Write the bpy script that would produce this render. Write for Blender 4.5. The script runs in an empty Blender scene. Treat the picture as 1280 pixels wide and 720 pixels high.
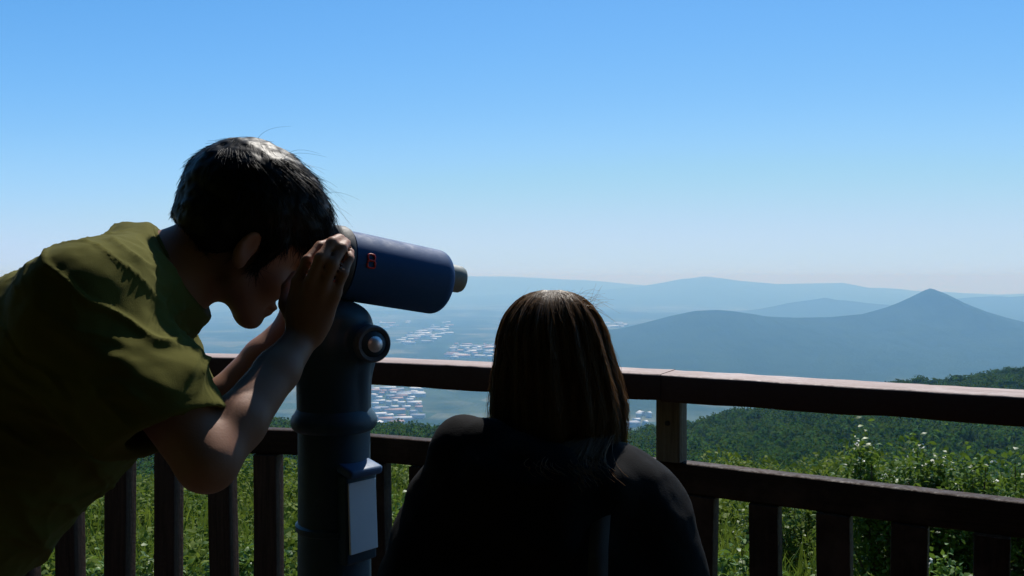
import bpy, bmesh, math, random
import numpy as np
from mathutils import Vector, Matrix
random.seed(7); rng = np.random.default_rng(11)
R = math.radians
sc = bpy.context.scene
COL = sc.collection
F_PX, CX, HY, CZ = 1067.0, 640.0, 348.0, 1.35

def P(px, py, Y):
    """a point seen at (px,py) standing Y metres in front of the viewer"""
    return np.array([(px-CX)/F_PX*Y, Y, CZ-(py-HY)/F_PX*Y])
def V(*a): return np.array(a, float)
def unit(v): v = np.asarray(v, float); return v/np.linalg.norm(v)

# ------------------------------------------------------------------ object helpers
def tag(o, label=None, cat=None, group=None, kind=None):
    if label: o['label'] = label
    if cat: o['category'] = cat
    if group: o['group'] = group
    if kind: o['kind'] = kind
    return o
def empty(name, loc=(0,0,0)):
    o = bpy.data.objects.new(name, None); COL.objects.link(o); o.location = loc; o.empty_display_size = .1
    bpy.context.view_layer.update()
    return o
def link(name, me, mat=None, parent=None):
    o = bpy.data.objects.new(name, me); COL.objects.link(o)
    if mat is not None:
        for m in (mat if isinstance(mat, (list, tuple)) else [mat]): me.materials.append(m)
    if parent is not None:
        o.parent = parent
        # world-space meshes: undo the location chain
        off = Vector((0,0,0)); p = parent
        while p is not None: off += p.location; p = p.parent
        o.location = -off
    return o
def np_mesh(name, verts, faces, smooth=False):
    """verts (n,3); faces (m,k) int array or list of such arrays"""
    me = bpy.data.meshes.new(name)
    fl = faces if isinstance(faces, list) else [faces]
    verts = np.asarray(verts, np.float32)
    tot = [np.full(len(f), f.shape[1], np.int32) for f in fl if len(f)]
    idx = np.concatenate([np.asarray(f, np.int32).ravel() for f in fl if len(f)])
    tot = np.concatenate(tot); st = np.concatenate([[0], np.cumsum(tot)[:-1]]).astype(np.int32)
    me.vertices.add(len(verts)); me.vertices.foreach_set('co', verts.ravel())
    me.loops.add(len(idx)); me.loops.foreach_set('vertex_index', idx)
    me.polygons.add(len(tot)); me.polygons.foreach_set('loop_start', st)
    me.polygons.foreach_set('loop_total', tot)
    me.update(calc_edges=True)
    if smooth: me.polygons.foreach_set('use_smooth', np.ones(len(tot), bool))
    me.validate(clean_customdata=False)
    return me
def bm_mesh(name, bm, smooth=False):
    me = bpy.data.meshes.new(name); bm.to_mesh(me); bm.free()
    if smooth: me.polygons.foreach_set('use_smooth', np.ones(len(me.polygons), bool))
    return me
def frame(d, up=(0,0,1)):
    d = unit(d); up = np.asarray(up, float)
    if abs(np.dot(d, up)) > .98: up = V(0,1,0)
    s = unit(np.cross(d, up)); u = np.cross(s, d)
    return d, s, u
def lathe_mesh(name, base, axis, prof, n=40, smooth=True, caps=True):
    """prof: list of (distance along axis, radius)"""
    d, s, u = frame(axis); base = np.asarray(base, float)
    vs = []; fs = []
    an = np.linspace(0, 2*np.pi, n, endpoint=False)
    for t, r in prof:
        vs.append(base + d*t + r*(np.cos(an)[:,None]*s + np.sin(an)[:,None]*u))
    vs = np.concatenate(vs)
    k = len(prof)
    a = np.arange(n); b = (a+1) % n
    for i in range(k-1):
        fs.append(np.stack([i*n+a, i*n+b, (i+1)*n+b, (i+1)*n+a], 1))
    q = np.concatenate(fs)
    extra = []
    c0 = base+d*prof[0][0]; c1 = base+d*prof[-1][0]
    if caps:
        vs = np.vstack([vs, c0, c1]); i0 = k*n; i1 = k*n+1
        extra = [np.stack([b, a, np.full(n, i0)], 1), np.stack([(k-1)*n+a, (k-1)*n+b, np.full(n, i1)], 1)]
    me = np_mesh(name, vs, [q]+extra, smooth)
    bm = bmesh.new(); bm.from_mesh(me); bmesh.ops.recalc_face_normals(bm, faces=bm.faces); bm.to_mesh(me); bm.free()
    if smooth:
        me.set_sharp_from_angle(angle=R(42))
    return me
def tube_mesh(name, pts, rad, n=10, smooth=True, close=False):
    pts = [np.asarray(p, float) for p in pts]; k = len(pts); vs = []; fs = []
    an = np.linspace(0, 2*np.pi, n, endpoint=False)
    for i, p in enumerate(pts):
        if close: t = pts[(i+1) % k]-pts[i-1]
        else: t = pts[min(i+1,k-1)]-pts[max(i-1,0)]
        d, s, u = frame(t); r = rad[i] if hasattr(rad, '__len__') else rad
        vs.append(p + r*(np.cos(an)[:,None]*s+np.sin(an)[:,None]*u))
    a = np.arange(n); b = (a+1) % n
    for i in range(k if close else k-1):
        j = (i+1) % k; fs.append(np.stack([i*n+a, i*n+b, j*n+b, j*n+a], 1))
    vs = np.concatenate(vs); f = [np.concatenate(fs)]
    if not close:
        f += [np.array([list(range(n))[::-1]]), np.array([[(k-1)*n+i for i in range(n)]])]
    return np_mesh(name, vs, f, smooth)
def box_bm(bm, c, half, ax=None, bevel=0.0):
    """box centred c, half sizes along axes ax (3x3 rows)"""
    ax = np.eye(3) if ax is None else np.asarray(ax, float)
    r = bmesh.ops.create_cube(bm, size=2.0)
    M = Matrix([[ax[0][i]*half[0], ax[1][i]*half[1], ax[2][i]*half[2], c[i]] for i in range(3)]+[[0,0,0,1]])
    bmesh.ops.transform(bm, matrix=M, verts=r['verts'])
    if bevel:
        es = list({e for v in r['verts'] for e in v.link_edges})
        bmesh.ops.bevel(bm, geom=es, offset=bevel, segments=2, affect='EDGES', profile=.6)

# ------------------------------------------------------------------ numpy noise
def _h(ix, iy, iz, seed):
    n = (ix*374761393 + iy*668265263 + iz*2147483647 % 1000003*69069 + seed*974711).astype(np.int64)
    n = (n ^ (n >> 13)) * 1274126177 & 0xffffffff
    n = (n ^ (n >> 16)) & 0xffffffff
    n = (n * 2246822519 + 3266489917) & 0xffffffff
    return ((n ^ (n >> 15)) & 0xffffff) / float(0xffffff)
def vnoise(p, seed=0):
    p = np.asarray(p, float); i = np.floor(p).astype(np.int64); f = p-i; f = f*f*f*(f*(f*6-15)+10)
    x, y, z = i[...,0], i[...,1], i[...,2]; o = 0
    for dx in (0,1):
        for dy in (0,1):
            for dz in (0,1):
                w = (f[...,0] if dx else 1-f[...,0])*(f[...,1] if dy else 1-f[...,1])*(f[...,2] if dz else 1-f[...,2])
                o = o + w*_h(x+dx, y+dy, z+dz, seed)
    return o*2-1
def fbm(p, oct=4, seed=0, gain=.5, ridged=False):
    p = np.asarray(p, float); a = 1.; s = 0; t = 0
    for k in range(oct):
        v = vnoise(p*2.03**k+17.3*k, seed+k)
        if ridged: v = 1-2*np.abs(v)
        s = s + a*v; t += a; a *= gain
    return s/t
def sm(a, b, x):
    t = np.clip((x-a)/(b-a), 0, 1); return t*t*(3-2*t)

# ------------------------------------------------------------------ signed-distance sculpting, one continuous surface
class Field:
    def __init__(s, lo, hi, h):
        s.lo = np.array(lo, float); s.h = h
        s.n = (np.ceil((np.array(hi)-s.lo)/h)).astype(int)+1
        s.a = np.full(s.n, 1.0, np.float32)
    def win(s, lo, hi):
        i0 = np.clip(((np.array(lo)-s.lo)/s.h).astype(int)-1, 0, s.n-1); i1 = np.clip(((np.array(hi)-s.lo)/s.h).astype(int)+2, 1, s.n)
        sl = tuple(slice(a, b) for a, b in zip(i0, i1))
        g = np.meshgrid(*[s.lo[k]+s.h*np.arange(i0[k], i1[k]) for k in range(3)], indexing='ij', sparse=True)
        return sl, g
    def merge(s, sl, d, k, op):
        a = s.a[sl]; d = d.astype(np.float32)
        if op == 'add':
            h = np.clip(.5+.5*(a-d)/k, 0, 1); s.a[sl] = a+(d-a)*h-k*h*(1-h)
        else:
            d = -d; h = np.clip(.5-.5*(a-d)/k, 0, 1); s.a[sl] = a+(d-a)*h+k*h*(1-h)
    def cap(s, a, b, ra, rb, k=.015, flat=None, ff=1.0, op='add', pad=.04):
        a = np.asarray(a, float); b = np.asarray(b, float); m = max(ra, rb)*max(1, ff)+pad+k
        sl, (x, y, z) = s.win(np.minimum(a, b)-m, np.maximum(a, b)+m)
        ba = b-a; L = max(ba@ba, 1e-9)
        px, py, pz = x-a[0], y-a[1], z-a[2]
        t = np.clip((px*ba[0]+py*ba[1]+pz*ba[2])/L, 0, 1)
        qx, qy, qz = px-t*ba[0], py-t*ba[1], pz-t*ba[2]
        if flat is not None:
            n = unit(flat); c = qx*n[0]+qy*n[1]+qz*n[2]; e = 1/ff-1
            qx, qy, qz = qx+n[0]*c*e, qy+n[1]*c*e, qz+n[2]*c*e
        d = (np.sqrt(qx*qx+qy*qy+qz*qz)-(ra+(rb-ra)*t))*min(1, ff)
        s.merge(sl, d, k, op)
    def ell(s, c, rad, ax=None, k=.015, op='add', pad=.04):
        c = np.asarray(c, float); ax = np.eye(3) if ax is None else np.asarray(ax, float); m = max(rad)+pad+k
        sl, (x, y, z) = s.win(c-m, c+m); px, py, pz = x-c[0], y-c[1], z-c[2]
        k0 = 0; k1 = 0
        for i in range(3):
            q = px*ax[i][0]+py*ax[i][1]+pz*ax[i][2]; k0 = k0+(q/rad[i])**2; k1 = k1+(q/rad[i]**2)**2
        k0 = np.sqrt(k0); k1 = np.sqrt(k1)+1e-9
        s.merge(sl, k0*(k0-1)/k1, k, op)
    def chain(s, pts, rad, k=.015, flat=None, ff=1.0, **kw):
        for i in range(len(pts)-1): s.cap(pts[i], pts[i+1], rad[i], rad[i+1], k, flat, ff, **kw)
    def cut(s, c, n, r, k=.004):
        """remove what lies beyond the plane (c, n), within r of c"""
        c = np.asarray(c, float); n = unit(n); sl, (x, y, z) = s.win(c-r, c+r)
        px, py, pz = x-c[0], y-c[1], z-c[2]
        pl = -(px*n[0]+py*n[1]+pz*n[2]); sp = np.sqrt(px*px+py*py+pz*pz)-r
        s.merge(sl, np.maximum(pl, sp), k, 'sub')
    def mesh(s, name, disp=None, smooth_it=1):
        a = s.a; ins = a < 0; n = s.n; cs = n-1
        mixed = np.zeros(cs, bool); first = ins[:-1,:-1,:-1]
        corners = [(i,j,k) for i in (0,1) for j in (0,1) for k in (0,1)]
        cut = lambda A, c: A[c[0]:c[0]+cs[0], c[1]:c[1]+cs[1], c[2]:c[2]+cs[2]]
        for c in corners[1:]: mixed |= (cut(ins, c) != first)
        ci = np.argwhere(mixed); m = len(ci)
        idm = np.full(cs, -1, np.int32); idm[mixed] = np.arange(m)
        val = {c: a[ci[:,0]+c[0], ci[:,1]+c[1], ci[:,2]+c[2]] for c in corners}
        acc = np.zeros((m,3)); cnt = np.zeros(m)
        for c in corners:
            for ax_ in range(3):
                if c[ax_]: continue
                e = list(c); e[ax_] = 1; e = tuple(e); v0 = val[c]; v1 = val[e]; cr = (v0 < 0) != (v1 < 0)
                t = np.where(cr, v0/np.where(cr, v0-v1, 1), 0)
                p = np.tile(np.array(c, float), (m,1)); p[:,ax_] = t
                acc += p*cr[:,None]; cnt += cr
        g = np.stack([sum(val[c]*(1 if c[k] else -1) for c in corners) for k in range(3)], 1)
        nr = g/(np.linalg.norm(g, axis=1, keepdims=True)+1e-9)
        v = s.lo+s.h*(ci+acc/cnt[:,None])
        quads = []
        for ax_ in range(3):
            b, c = [(1,2),(2,0),(0,1)][ax_]
            s0 = [slice(None)]*3; s1 = [slice(None)]*3; s0[ax_] = slice(0, n[ax_]-1); s1[ax_] = slice(1, n[ax_])
            for q in (b, c): s0[q] = slice(1, n[q]-1); s1[q] = slice(1, n[q]-1)
            A = ins[tuple(s0)]; B = ins[tuple(s1)]; e = np.argwhere(A != B); fl = A[tuple(e.T)]
            e[:, b] += 1; e[:, c] += 1
            def cell(db, dc): w = e.copy(); w[:, b] += db; w[:, c] += dc; return idm[tuple(w.T)]
            Q = np.stack([cell(-1,-1), cell(0,-1), cell(0,0), cell(-1,0)], 1)
            Q[~fl] = Q[~fl][:, ::-1]; quads.append(Q)
        q = np.concatenate(quads); q = q[(q >= 0).all(1)]
        for it in range(smooth_it):       # light laplacian
            acc = np.zeros_like(v); cn = np.zeros(m)
            for i in range(4):
                np.add.at(acc, q[:,i], v[q[:,(i+1)%4]]); np.add.at(cn, q[:,i], 1)
                np.add.at(acc, q[:,i], v[q[:,(i-1)%4]]); np.add.at(cn, q[:,i], 1)
            v = v*.45+.55*acc/np.maximum(cn,1)[:,None]
        if disp is not None: v = v+nr*disp(v, nr)[:,None]
        return np_mesh(name, v, q, True)

# ------------------------------------------------------------------ materials
def mat(name, base=(.5,.5,.5), rough=.7, metal=0, spec=.5):
    m = bpy.data.materials.new(name); m.use_nodes = True; b = m.node_tree.nodes['Principled BSDF']
    b.inputs['Base Color'].default_value = (*base, 1); b.inputs['Roughness'].default_value = rough
    b.inputs['Metallic'].default_value = metal; b.inputs['Specular IOR Level'].default_value = spec
    return m
class NT:
    def __init__(s, m): s.t = m.node_tree; s.b = s.t.nodes['Principled BSDF'] if 'Principled BSDF' in s.t.nodes else None
    def n(s, t, ins=None, **kw):
        o = s.t.nodes.new(t)
        for k, v in kw.items(): setattr(o, k, v)
        for k, v in (ins or {}).items():
            if hasattr(v, 'is_output') and v.is_output: s.t.links.new(v, o.inputs[k])
            else: o.inputs[k].default_value = v
        return o
    def l(s, a, b): s.t.links.new(a, b)
    def coords(s, kind='Object', scale=(1,1,1)):
        c = s.n('ShaderNodeTexCoord'); mp = s.n('ShaderNodeMapping', {'Vector': c.outputs[kind]}); mp.inputs['Scale'].default_value = scale
        return mp.outputs[0]
    def noise(s, vec, scale, detail=4, rough=.55):
        return s.n('ShaderNodeTexNoise', {'Vector': vec, 'Scale': scale, 'Detail': detail, 'Roughness': rough}).outputs['Fac']
    def ramp(s, fac, stops):
        r = s.n('ShaderNodeValToRGB', {'Fac': fac}); e = r.color_ramp.elements
        while len(e) < len(stops): e.new(.5)
        for el, (p, c) in zip(e, stops): el.position = p; el.color = (*c, 1) if len(c) == 3 else c
        return r.outputs[0]
    def mix(s, f, a, b, blend='MIX'):
        m = s.n('ShaderNodeMix', data_type='RGBA', blend_type=blend)
        for key, v in (('Factor', f), ('A', a), ('B', b)):
            i = [q for q in m.inputs if q.name == key and (q.type == 'RGBA' or key == 'Factor' and q.type == 'VALUE')][0]
            if hasattr(v, 'is_output'): s.t.links.new(v, i)
            else: i.default_value = v if key == 'Factor' else ((*v, 1) if len(v) == 3 else v)
        return [o for o in m.outputs if o.type == 'RGBA'][0]
    def bump(s, h, strength, dist):
        b = s.n('ShaderNodeBump', {'Height': h, 'Strength': strength, 'Distance': dist}); s.l(b.outputs[0], s.b.inputs['Normal'])
HAZE_D = 1.25e-4
SUN_AZ, SUN_EL, SUN_STR = 12, 52, 5.0
SKY_ALT, SKY_AIR, SKY_DUST, SKY_OZ, SKY_STR = 3000, 1.0, 1.0, 3.0, .10
EXPO = 0.09
# ================================================================== materials of the place
def m_wood(name, ca, cb, cc, rough=.62, pale_top=False):
    """weathered painted timber, grain along the rail"""
    m = mat(name, ca, rough, 0, .15); t = NT(m)
    uv = t.n('ShaderNodeTexCoord').outputs['UV']
    mp = t.n('ShaderNodeMapping', {'Vector': uv}); mp.inputs['Scale'].default_value = (1.2, 26, 1)
    g = t.noise(mp.outputs[0], 3.0, 6, .65)
    o = t.coords('Object'); w = t.noise(o, 5.5, 5, .6); w2 = t.noise(o, 60, 3, .6)
    c = t.mix(t.ramp(g, [(.30, (0,0,0)), (.62, (1,1,1))]), ca, cb)
    c = t.mix(t.ramp(w, [(.52, (0,0,0)), (.70, (1,1,1))]), c, cc)
    if pale_top:      # upward faces take the paler timber colours, the sides a dark brown
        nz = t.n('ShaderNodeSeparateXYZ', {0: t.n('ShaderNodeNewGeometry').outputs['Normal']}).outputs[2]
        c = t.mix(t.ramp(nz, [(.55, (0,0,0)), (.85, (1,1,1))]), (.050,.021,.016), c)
    t.l(c, t.b.inputs['Base Color'])
    hgt = t.n('ShaderNodeMath', {0: g, 1: w2}, operation='ADD').outputs[0]
    t.bump(hgt, .55, .004)
    t.l(t.ramp(w2, [(.3, (.45,)*3), (.7, (.8,)*3)]), t.b.inputs['Roughness'])
    return m
M_RAILTOP = m_wood('pale_top_rail_timber', (.26,.18,.155), (.46,.36,.32), (.52,.43,.40), .6, True)
M_RAIL = m_wood('dark_stained_timber', (.016,.0085,.0065), (.038,.019,.014), (.07,.038,.028), .7)
M_POST = m_wood('grey_post_timber', (.026,.014,.010), (.080,.043,.031), (.06,.033,.025), .7)
M_STUB = m_wood('sun_greyed_post_timber', (.07,.055,.04), (.17,.13,.09), (.11,.085,.06), .75)
M_DECK = m_wood('deck_boards', (.022,.015,.012), (.05,.036,.028), (.045,.035,.03), .8)

def m_fabric(name, base, var, scale, rough=.95, bump=.25, sheen=0):
    m = mat(name, base, rough, 0, .15); t = NT(m); o = t.coords('Object')
    n = t.noise(o, 9, 4); t.l(t.mix(n, base, var), t.b.inputs['Base Color'])
    w = t.noise(o, scale, 2, .5); n2 = t.noise(o, 28, 4, .6)
    a = t.n('ShaderNodeMath', {0: w, 1: n2}, operation='ADD').outputs[0]
    t.bump(a, bump, .002)
    t.b.inputs['Sheen Weight'].default_value = sheen
    return m
M_SHIRT = m_fabric('olive_cotton', (.112,.108,.020), (.090,.088,.017), 900)
M_JACKET = m_fabric('black_jacket_cloth', (.0030,.0030,.0042), (.005,.005,.0065), 500, .9, .2)
M_STRAP = m_fabric('webbing', (.045,.045,.05), (.06,.06,.065), 700, .7, .3)
M_TROUSER = m_fabric('dark_trouser_cloth', (.012,.012,.014), (.02,.02,.022), 600)
M_JEAN = m_fabric('dark_denim', (.015,.02,.035), (.03,.035,.05), 600)
M_SHOE = mat('shoe_rubber', (.02,.02,.02), .6)
def m_skin(name, base, red):
    m = mat(name, base, .55, 0, .25); t = NT(m); o = t.coords('Object')
    n = t.noise(o, 22, 4); t.l(t.mix(n, base, red), t.b.inputs['Base Color'])
    b = t.n('ShaderNodeTexVoronoi', {'Vector': o, 'Scale': 420}); n3 = t.noise(o, 90, 4, .6)
    a = t.n('ShaderNodeMath', {0: b.outputs['Distance'], 1: n3}, operation='ADD').outputs[0]
    t.bump(a, .10, .0008)
    t.b.inputs['Subsurface Weight'].default_value = .12; t.b.inputs['Subsurface Radius'].default_value = (.01,.004,.002)
    t.b.inputs['Subsurface Scale'].default_value = .6
    return m
M_SKIN = m_skin('tanned_skin', (.27,.145,.095), (.31,.15,.095))
M_SKIN2 = m_skin('light_skin', (.42,.27,.20), (.48,.28,.20))
def m_hair(name, a, b, rough=.32, spec=.6):
    m = mat(name, a, rough, 0, spec); t = NT(m)
    r = t.n('ShaderNodeAttribute', attribute_name='rnd').outputs['Fac']
    t.l(t.mix(r, a, b), t.b.inputs['Base Color'])
    return m
def m_hair_t(*a):
    m = m_hair(*a); t = NT(m); tr = t.n('ShaderNodeBsdfTranslucent', {'Color': (.62,.42,.22,1)})
    mx = t.n('ShaderNodeMixShader', {0: .38}); t.l(t.b.outputs[0], mx.inputs[1]); t.l(tr.outputs[0], mx.inputs[2])
    t.l(mx.outputs[0], [x for x in t.t.nodes if x.type == 'OUTPUT_MATERIAL'][0].inputs['Surface']); return m
M_HAIR = m_hair('black_hair', (.004,.0035,.0035), (.011,.010,.010), .5, .16)
M_HAIR2 = m_hair_t('brown_hair', (.03,.020,.012), (.24,.155,.085), .42, .4)

def m_paint(name, base, rough, scuff, spec=.5, coat=0):
    m = mat(name, base, rough, 0, spec); t = NT(m); o = t.coords('Object')
    n = t.noise(o, 35, 6, .7); n2 = t.noise(o, 190, 3, .6)
    t.l(t.mix(t.ramp(n, [(.56, (0,0,0)), (.76, (1,1,1))]), base, scuff), t.b.inputs['Base Color'])
    t.l(t.ramp(n, [(.3, (rough-.1,)*3), (.7, (rough+.15,)*3)]), t.b.inputs['Roughness'])
    t.bump(n2, .12, .001); t.b.inputs['Coat Weight'].default_value = coat
    return m
M_BARREL = m_paint('navy_enamel', (.017,.075,.21), .62, (.04,.11,.25), .22)
M_CAST = m_paint('slate_cast_paint', (.021,.060,.092), .5, (.05,.10,.13), .45)
M_BLUECAP = m_paint('blue_cap_paint', (.05,.11,.22), .5, (.1,.16,.25))
M_KNOB = m_paint('worn_knob_paint', (.06,.085,.10), .45, (.14,.17,.19))
M_GREY = m_paint('grey_lens_mount', (.20,.24,.23), .55, (.27,.30,.29))
M_DKRUB = m_paint('black_rubber', (.012,.012,.014), .6, (.03,.03,.03))
M_STEEL = m_paint('bolt_steel', (.75,.76,.78), .42, (.5,.5,.5), .8); M_STEEL.node_tree.nodes['Principled BSDF'].inputs['Metallic'].default_value = .7
M_GLASS = mat('coated_lens_glass', (.02,.03,.05), .05, 0, .8)
M_PLATE = m_paint('white_notice_plate', (.86,.88,.90), .5, (.78,.80,.84))
M_RED = mat('red_marking', (.55,.03,.03), .5)
M_INK = mat('faded_print', (.45,.5,.6), .6)

# ---- foliage
def m_leaf(name, a, b, trans=.35, rough=.45, clump=.6, spec=.4):
    m = bpy.data.materials.new(name); m.use_nodes = True; t = NT(m)
    r = t.n('ShaderNodeAttribute', attribute_name='rnd').outputs['Fac']
    g = t.n('ShaderNodeNewGeometry').outputs['Position']
    n = t.noise(g, clump, 3)
    f = t.n('ShaderNodeMath', {0: r, 1: n}, operation='ADD'); f2 = t.n('ShaderNodeMath', {0: f.outputs[0], 1: .5}, operation='MULTIPLY').outputs[0]
    c = t.mix(t.ramp(f2, [(.28, (0,0,0)), (.72, (1,1,1))]), a, b)
    t.l(c, t.b.inputs['Base Color']); t.b.inputs['Roughness'].default_value = rough; t.b.inputs['Specular IOR Level'].default_value = spec
    tr = t.n('ShaderNodeBsdfTranslucent'); t.l(t.mix(.5, c, (.16,.22,.03)), tr.inputs['Color'])
    mx = t.n('ShaderNodeMixShader', {0: trans}); t.l(t.b.outputs[0], mx.inputs[1]); t.l(tr.outputs[0], mx.inputs[2])
    out = [x for x in t.t.nodes if x.type == 'OUTPUT_MATERIAL'][0]; t.l(mx.outputs[0], out.inputs['Surface'])
    return m
M_LEAF = m_leaf('shrub_leaf', (.042,.105,.013), (.135,.24,.030), .38, .45, 1.5, .3)
M_LEAF_Y = m_leaf('young_leaf', (.07,.14,.016), (.16,.22,.03), .35, .5, 1.5)
M_GRASS = m_leaf('slope_growth', (.055,.115,.012), (.165,.215,.028), .38, .65, .35, .15)
M_CROWN = m_leaf('forest_leaf', (.020,.062,.014), (.058,.12,.020), .22, .9, .02, .0)
M_PETAL = mat('white_petal', (.78,.78,.72), .6)
M_TWIG = mat('twig_bark', (.09,.065,.045), .9)

def m_terrain():
    m = mat('forest_and_valley_floor', (.03,.05,.015), 1.0, 0, .0); t = NT(m)
    g = t.n('ShaderNodeNewGeometry').outputs['Position']
    sep = t.n('ShaderNodeSeparateXYZ', {0: g})
    n1 = t.noise(g, .004, 6, .6); n2 = t.noise(g, .05, 4, .6); n3 = t.noise(g, .8, 4, .6)
    forest = t.mix(t.ramp(n1, [(.35, (0,0,0)), (.65, (1,1,1))]), (.018,.040,.013), (.040,.070,.020))
    forest = t.mix(t.ramp(n2, [(.35, (0,0,0)), (.7, (1,1,1))]), forest, (.030,.058,.020))
    vo = t.n('ShaderNodeTexVoronoi', {'Vector': g, 'Scale': .0042}, feature='F1')
    fields = t.mix(t.n('ShaderNodeSeparateColor', {0: vo.outputs['Color']}).outputs[0], (.035,.075,.03), (.15,.16,.10))
    low = t.n('ShaderNodeMapRange', {'Value': sep.outputs[2], 'From Min': -575., 'From Max': -592., 'To Min': 0., 'To Max': 1.}).outputs[0]
    patch = t.ramp(t.noise(g, .0009, 5, .6), [(.47, (0,0,0)), (.55, (1,1,1))])
    fl = t.n('ShaderNodeMath', {0: low, 1: patch}, operation='MULTIPLY').outputs[0]
    c = t.mix(fl, forest, fields)
    soil = t.mix(n3, (.05,.075,.02), (.11,.11,.04))
    near = t.n('ShaderNodeMapRange', {'Value': sep.outputs[2], 'From Min': -14., 'From Max': -7., 'To Min': 0., 'To Max': 1.}).outputs[0]
    t.l(t.mix(near, c, soil), t.b.inputs['Base Color'])
    bb = t.noise(g, .035, 5, .65); t.bump(bb, .6, 18)
    return m
M_TERRAIN = m_terrain()

# ================================================================== terrain: one sheet to the horizon
TH = np.array([-60,-35,-16,-8,0,6,11,15,20,26,32,60.])
ST = [ # D, then declination of the ground at each bearing
 (3,    [.75]*12),
 (5,    [.50]*12),
 (8,    [.365]*12),
 (14,   [.290,.290,.287,.287,.287,.287,.285,.280,.275,.268,.266,.26]),
 (22,   [.247,.247,.248,.250,.252,.252,.250,.246,.240,.234,.230,.22]),
 (30,   [.245,.245,.245,.248,.252,.252,.246,.242,.236,.230,.224,.21]),
 (45,   [.265]*12),
 (80,   [.345]*12),
 (150,  [.290,.288,.288,.290,.295,.295,.290,.285,.280,.275,.27,.26]),
 (250,  [.236,.234,.234,.238,.244,.246,.242,.236,.228,.222,.215,.20]),
 (400,  [.205,.202,.198,.204,.210,.214,.210,.200,.188,.178,.170,.16]),
 (550,  [.192,.186,.176,.186,.196,.200,.192,.174,.156,.142,.132,.12]),
 (750,  [.210,.200,.192,.204,.214,.218,.194,.162,.137,.112,.092,.08]),
 (950,  [.240,.230,.224,.234,.244,.246,.225,.200,.165,.134,.112,.10]),
 (1400, [.285,.280,.275,.280,.285,.290,.290,.28,.26,.24,.22,.2]),
 (2200, [.255]*12),
 (3100, [.1940]*12),
]
LD = np.log([r[0] for r in ST]); SV = np.array([r[1] for r in ST])
def ridge(X, Y, pts, Y0, wf, wb, seed, amp=.16, floor=-600.):
    """a mountain ridge: crest heights over X at distance Y0, foot wf in front and wb behind"""
    xs = np.array([(p[0]-CX)/F_PX*Y0 for p in pts]); zs = np.array([CZ-(p[1]-HY)/F_PX*Y0 for p in pts])-floor
    crest = np.interp(X, xs, zs)
    wob = 380*(Y0/7500)*fbm(np.stack([X/1400, X*0+seed, X*0], -1), 2, seed)
    d = Y-Y0-wob*0
    u = np.where(d < 0, -d/wf, d/wb)
    prof = np.clip(1-(np.sqrt(u*u+.0016)-.04), 0, 1); prof = prof**1.25
    sp = fbm(np.stack([X/650, (Y-Y0)/1900, X*0+seed], -1), 5, seed+3, .55, True)
    h = crest*prof
    e = np.clip(h/260, 0, 1)*(1-np.exp(-u*5))
    return np.maximum(h + crest*amp*(sp-1.)*.8*e, 0)
BIG = [(560,545),(640,470),(700,428),(750,416),(780,411),(810,403),(840,395),(870,388.5),(900,387.5),(925,390),(960,395.5),(1000,397),(1040,396),(1080,392),(1110,384),(1130,377),(1149,368),(1163,360.5),(1179,367),(1195,376),(1225,388),(1255,397),(1280,403),(1350,418),(1500,440),(1700,480)]
FARR = [(500,372),(700,366),(800,358),(835,352),(850,349),(881,345.5),(905,348),(927,351),(972,355),(1010,354),(1053,353),(1085,360),(1144,364),(1250,368),(1400,365),(1700,368)]
RGT = [(1050,420),(1120,388),(1160,380),(1194,374),(1225,372),(1244,371),(1262,373),(1290,371),(1400,365),(1700,380)]
MID = [(880,404),(940,390),(985,379),(1012,375.5),(1031,372),(1050,376),(1100,380),(1200,386)]
LFT = [(-400,352),(-100,349),(100,351),(250,347),(380,350),(470,346),(560,344.5),(640,346),(730,350),(800,356),(900,362)]
def height(X, Y):
    D = np.sqrt(X*X+Y*Y); th = np.degrees(np.arctan2(X, Y)); l = np.log(np.maximum(D, 3.))
    j = np.clip(np.searchsorted(LD, l)-1, 0, len(LD)-2); f = np.clip((l-LD[j])/(LD[j+1]-LD[j]), 0, 1)
    tc = np.clip(th, TH[0], TH[-1]-1e-6); i = np.clip(np.searchsorted(TH, tc, side='right')-1, 0, len(TH)-2); g = (tc-TH[i])/(TH[i+1]-TH[i]); g = g*g*(3-2*g)
    S = (SV[j,i]*(1-g)+SV[j,i+1]*g)*(1-f)+(SV[j+1,i]*(1-g)+SV[j+1,i+1]*g)*f
    h = CZ-np.maximum(D, 3)*S
    h = np.where(D > 3100, -600., h)
    pz = X*0
    h = h + np.where(D > 60, np.clip((D-60)/300, 0, 1)*np.clip((2600-D)/1200, 0, 1)*9*fbm(np.stack([X/130, Y/130, pz], -1), 4, 5), 0)
    h = h + np.clip((D-3)/12, 0, 1)*np.clip((90-D)/40, 0, 1)*.35*fbm(np.stack([X/3.5, Y/3.5, pz], -1), 3, 9)
    fw = sm(2600, 3400, D)
    val = 16*fbm(np.stack([X/1500, Y/1500, pz], -1), 4, 31)+26*sm(.15,.6,fbm(np.stack([X/1700, Y/2500, pz+4], -1), 3, 41))*sm(4200, 6500, D)
    m = ridge(X, Y, BIG, 7500, 2500, 2600, 3, .22)
    m = np.maximum(m, ridge(X, Y, MID, 14000, 1500, 1700, 13))
    m = np.maximum(m, ridge(X, Y, RGT, 15000, 2400, 2800, 19))
    m = np.maximum(m, ridge(X, Y, FARR, 24000, 5500, 4000, 23, .10))
    m = np.maximum(m, ridge(X, Y, LFT, 28000, 3800, 1500, 29, .05))
    h = h + fw*(val+m)
    wb_ = np.where(th < 0, sm(46, 84, -th), sm(85, 120, th))
    back = -0.9+np.clip(D-5.5, 0, 60)*.85  # unseen rising ground, added behind and beside the viewer to block sky light
    return h*(1-wb_) + back*wb_
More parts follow.
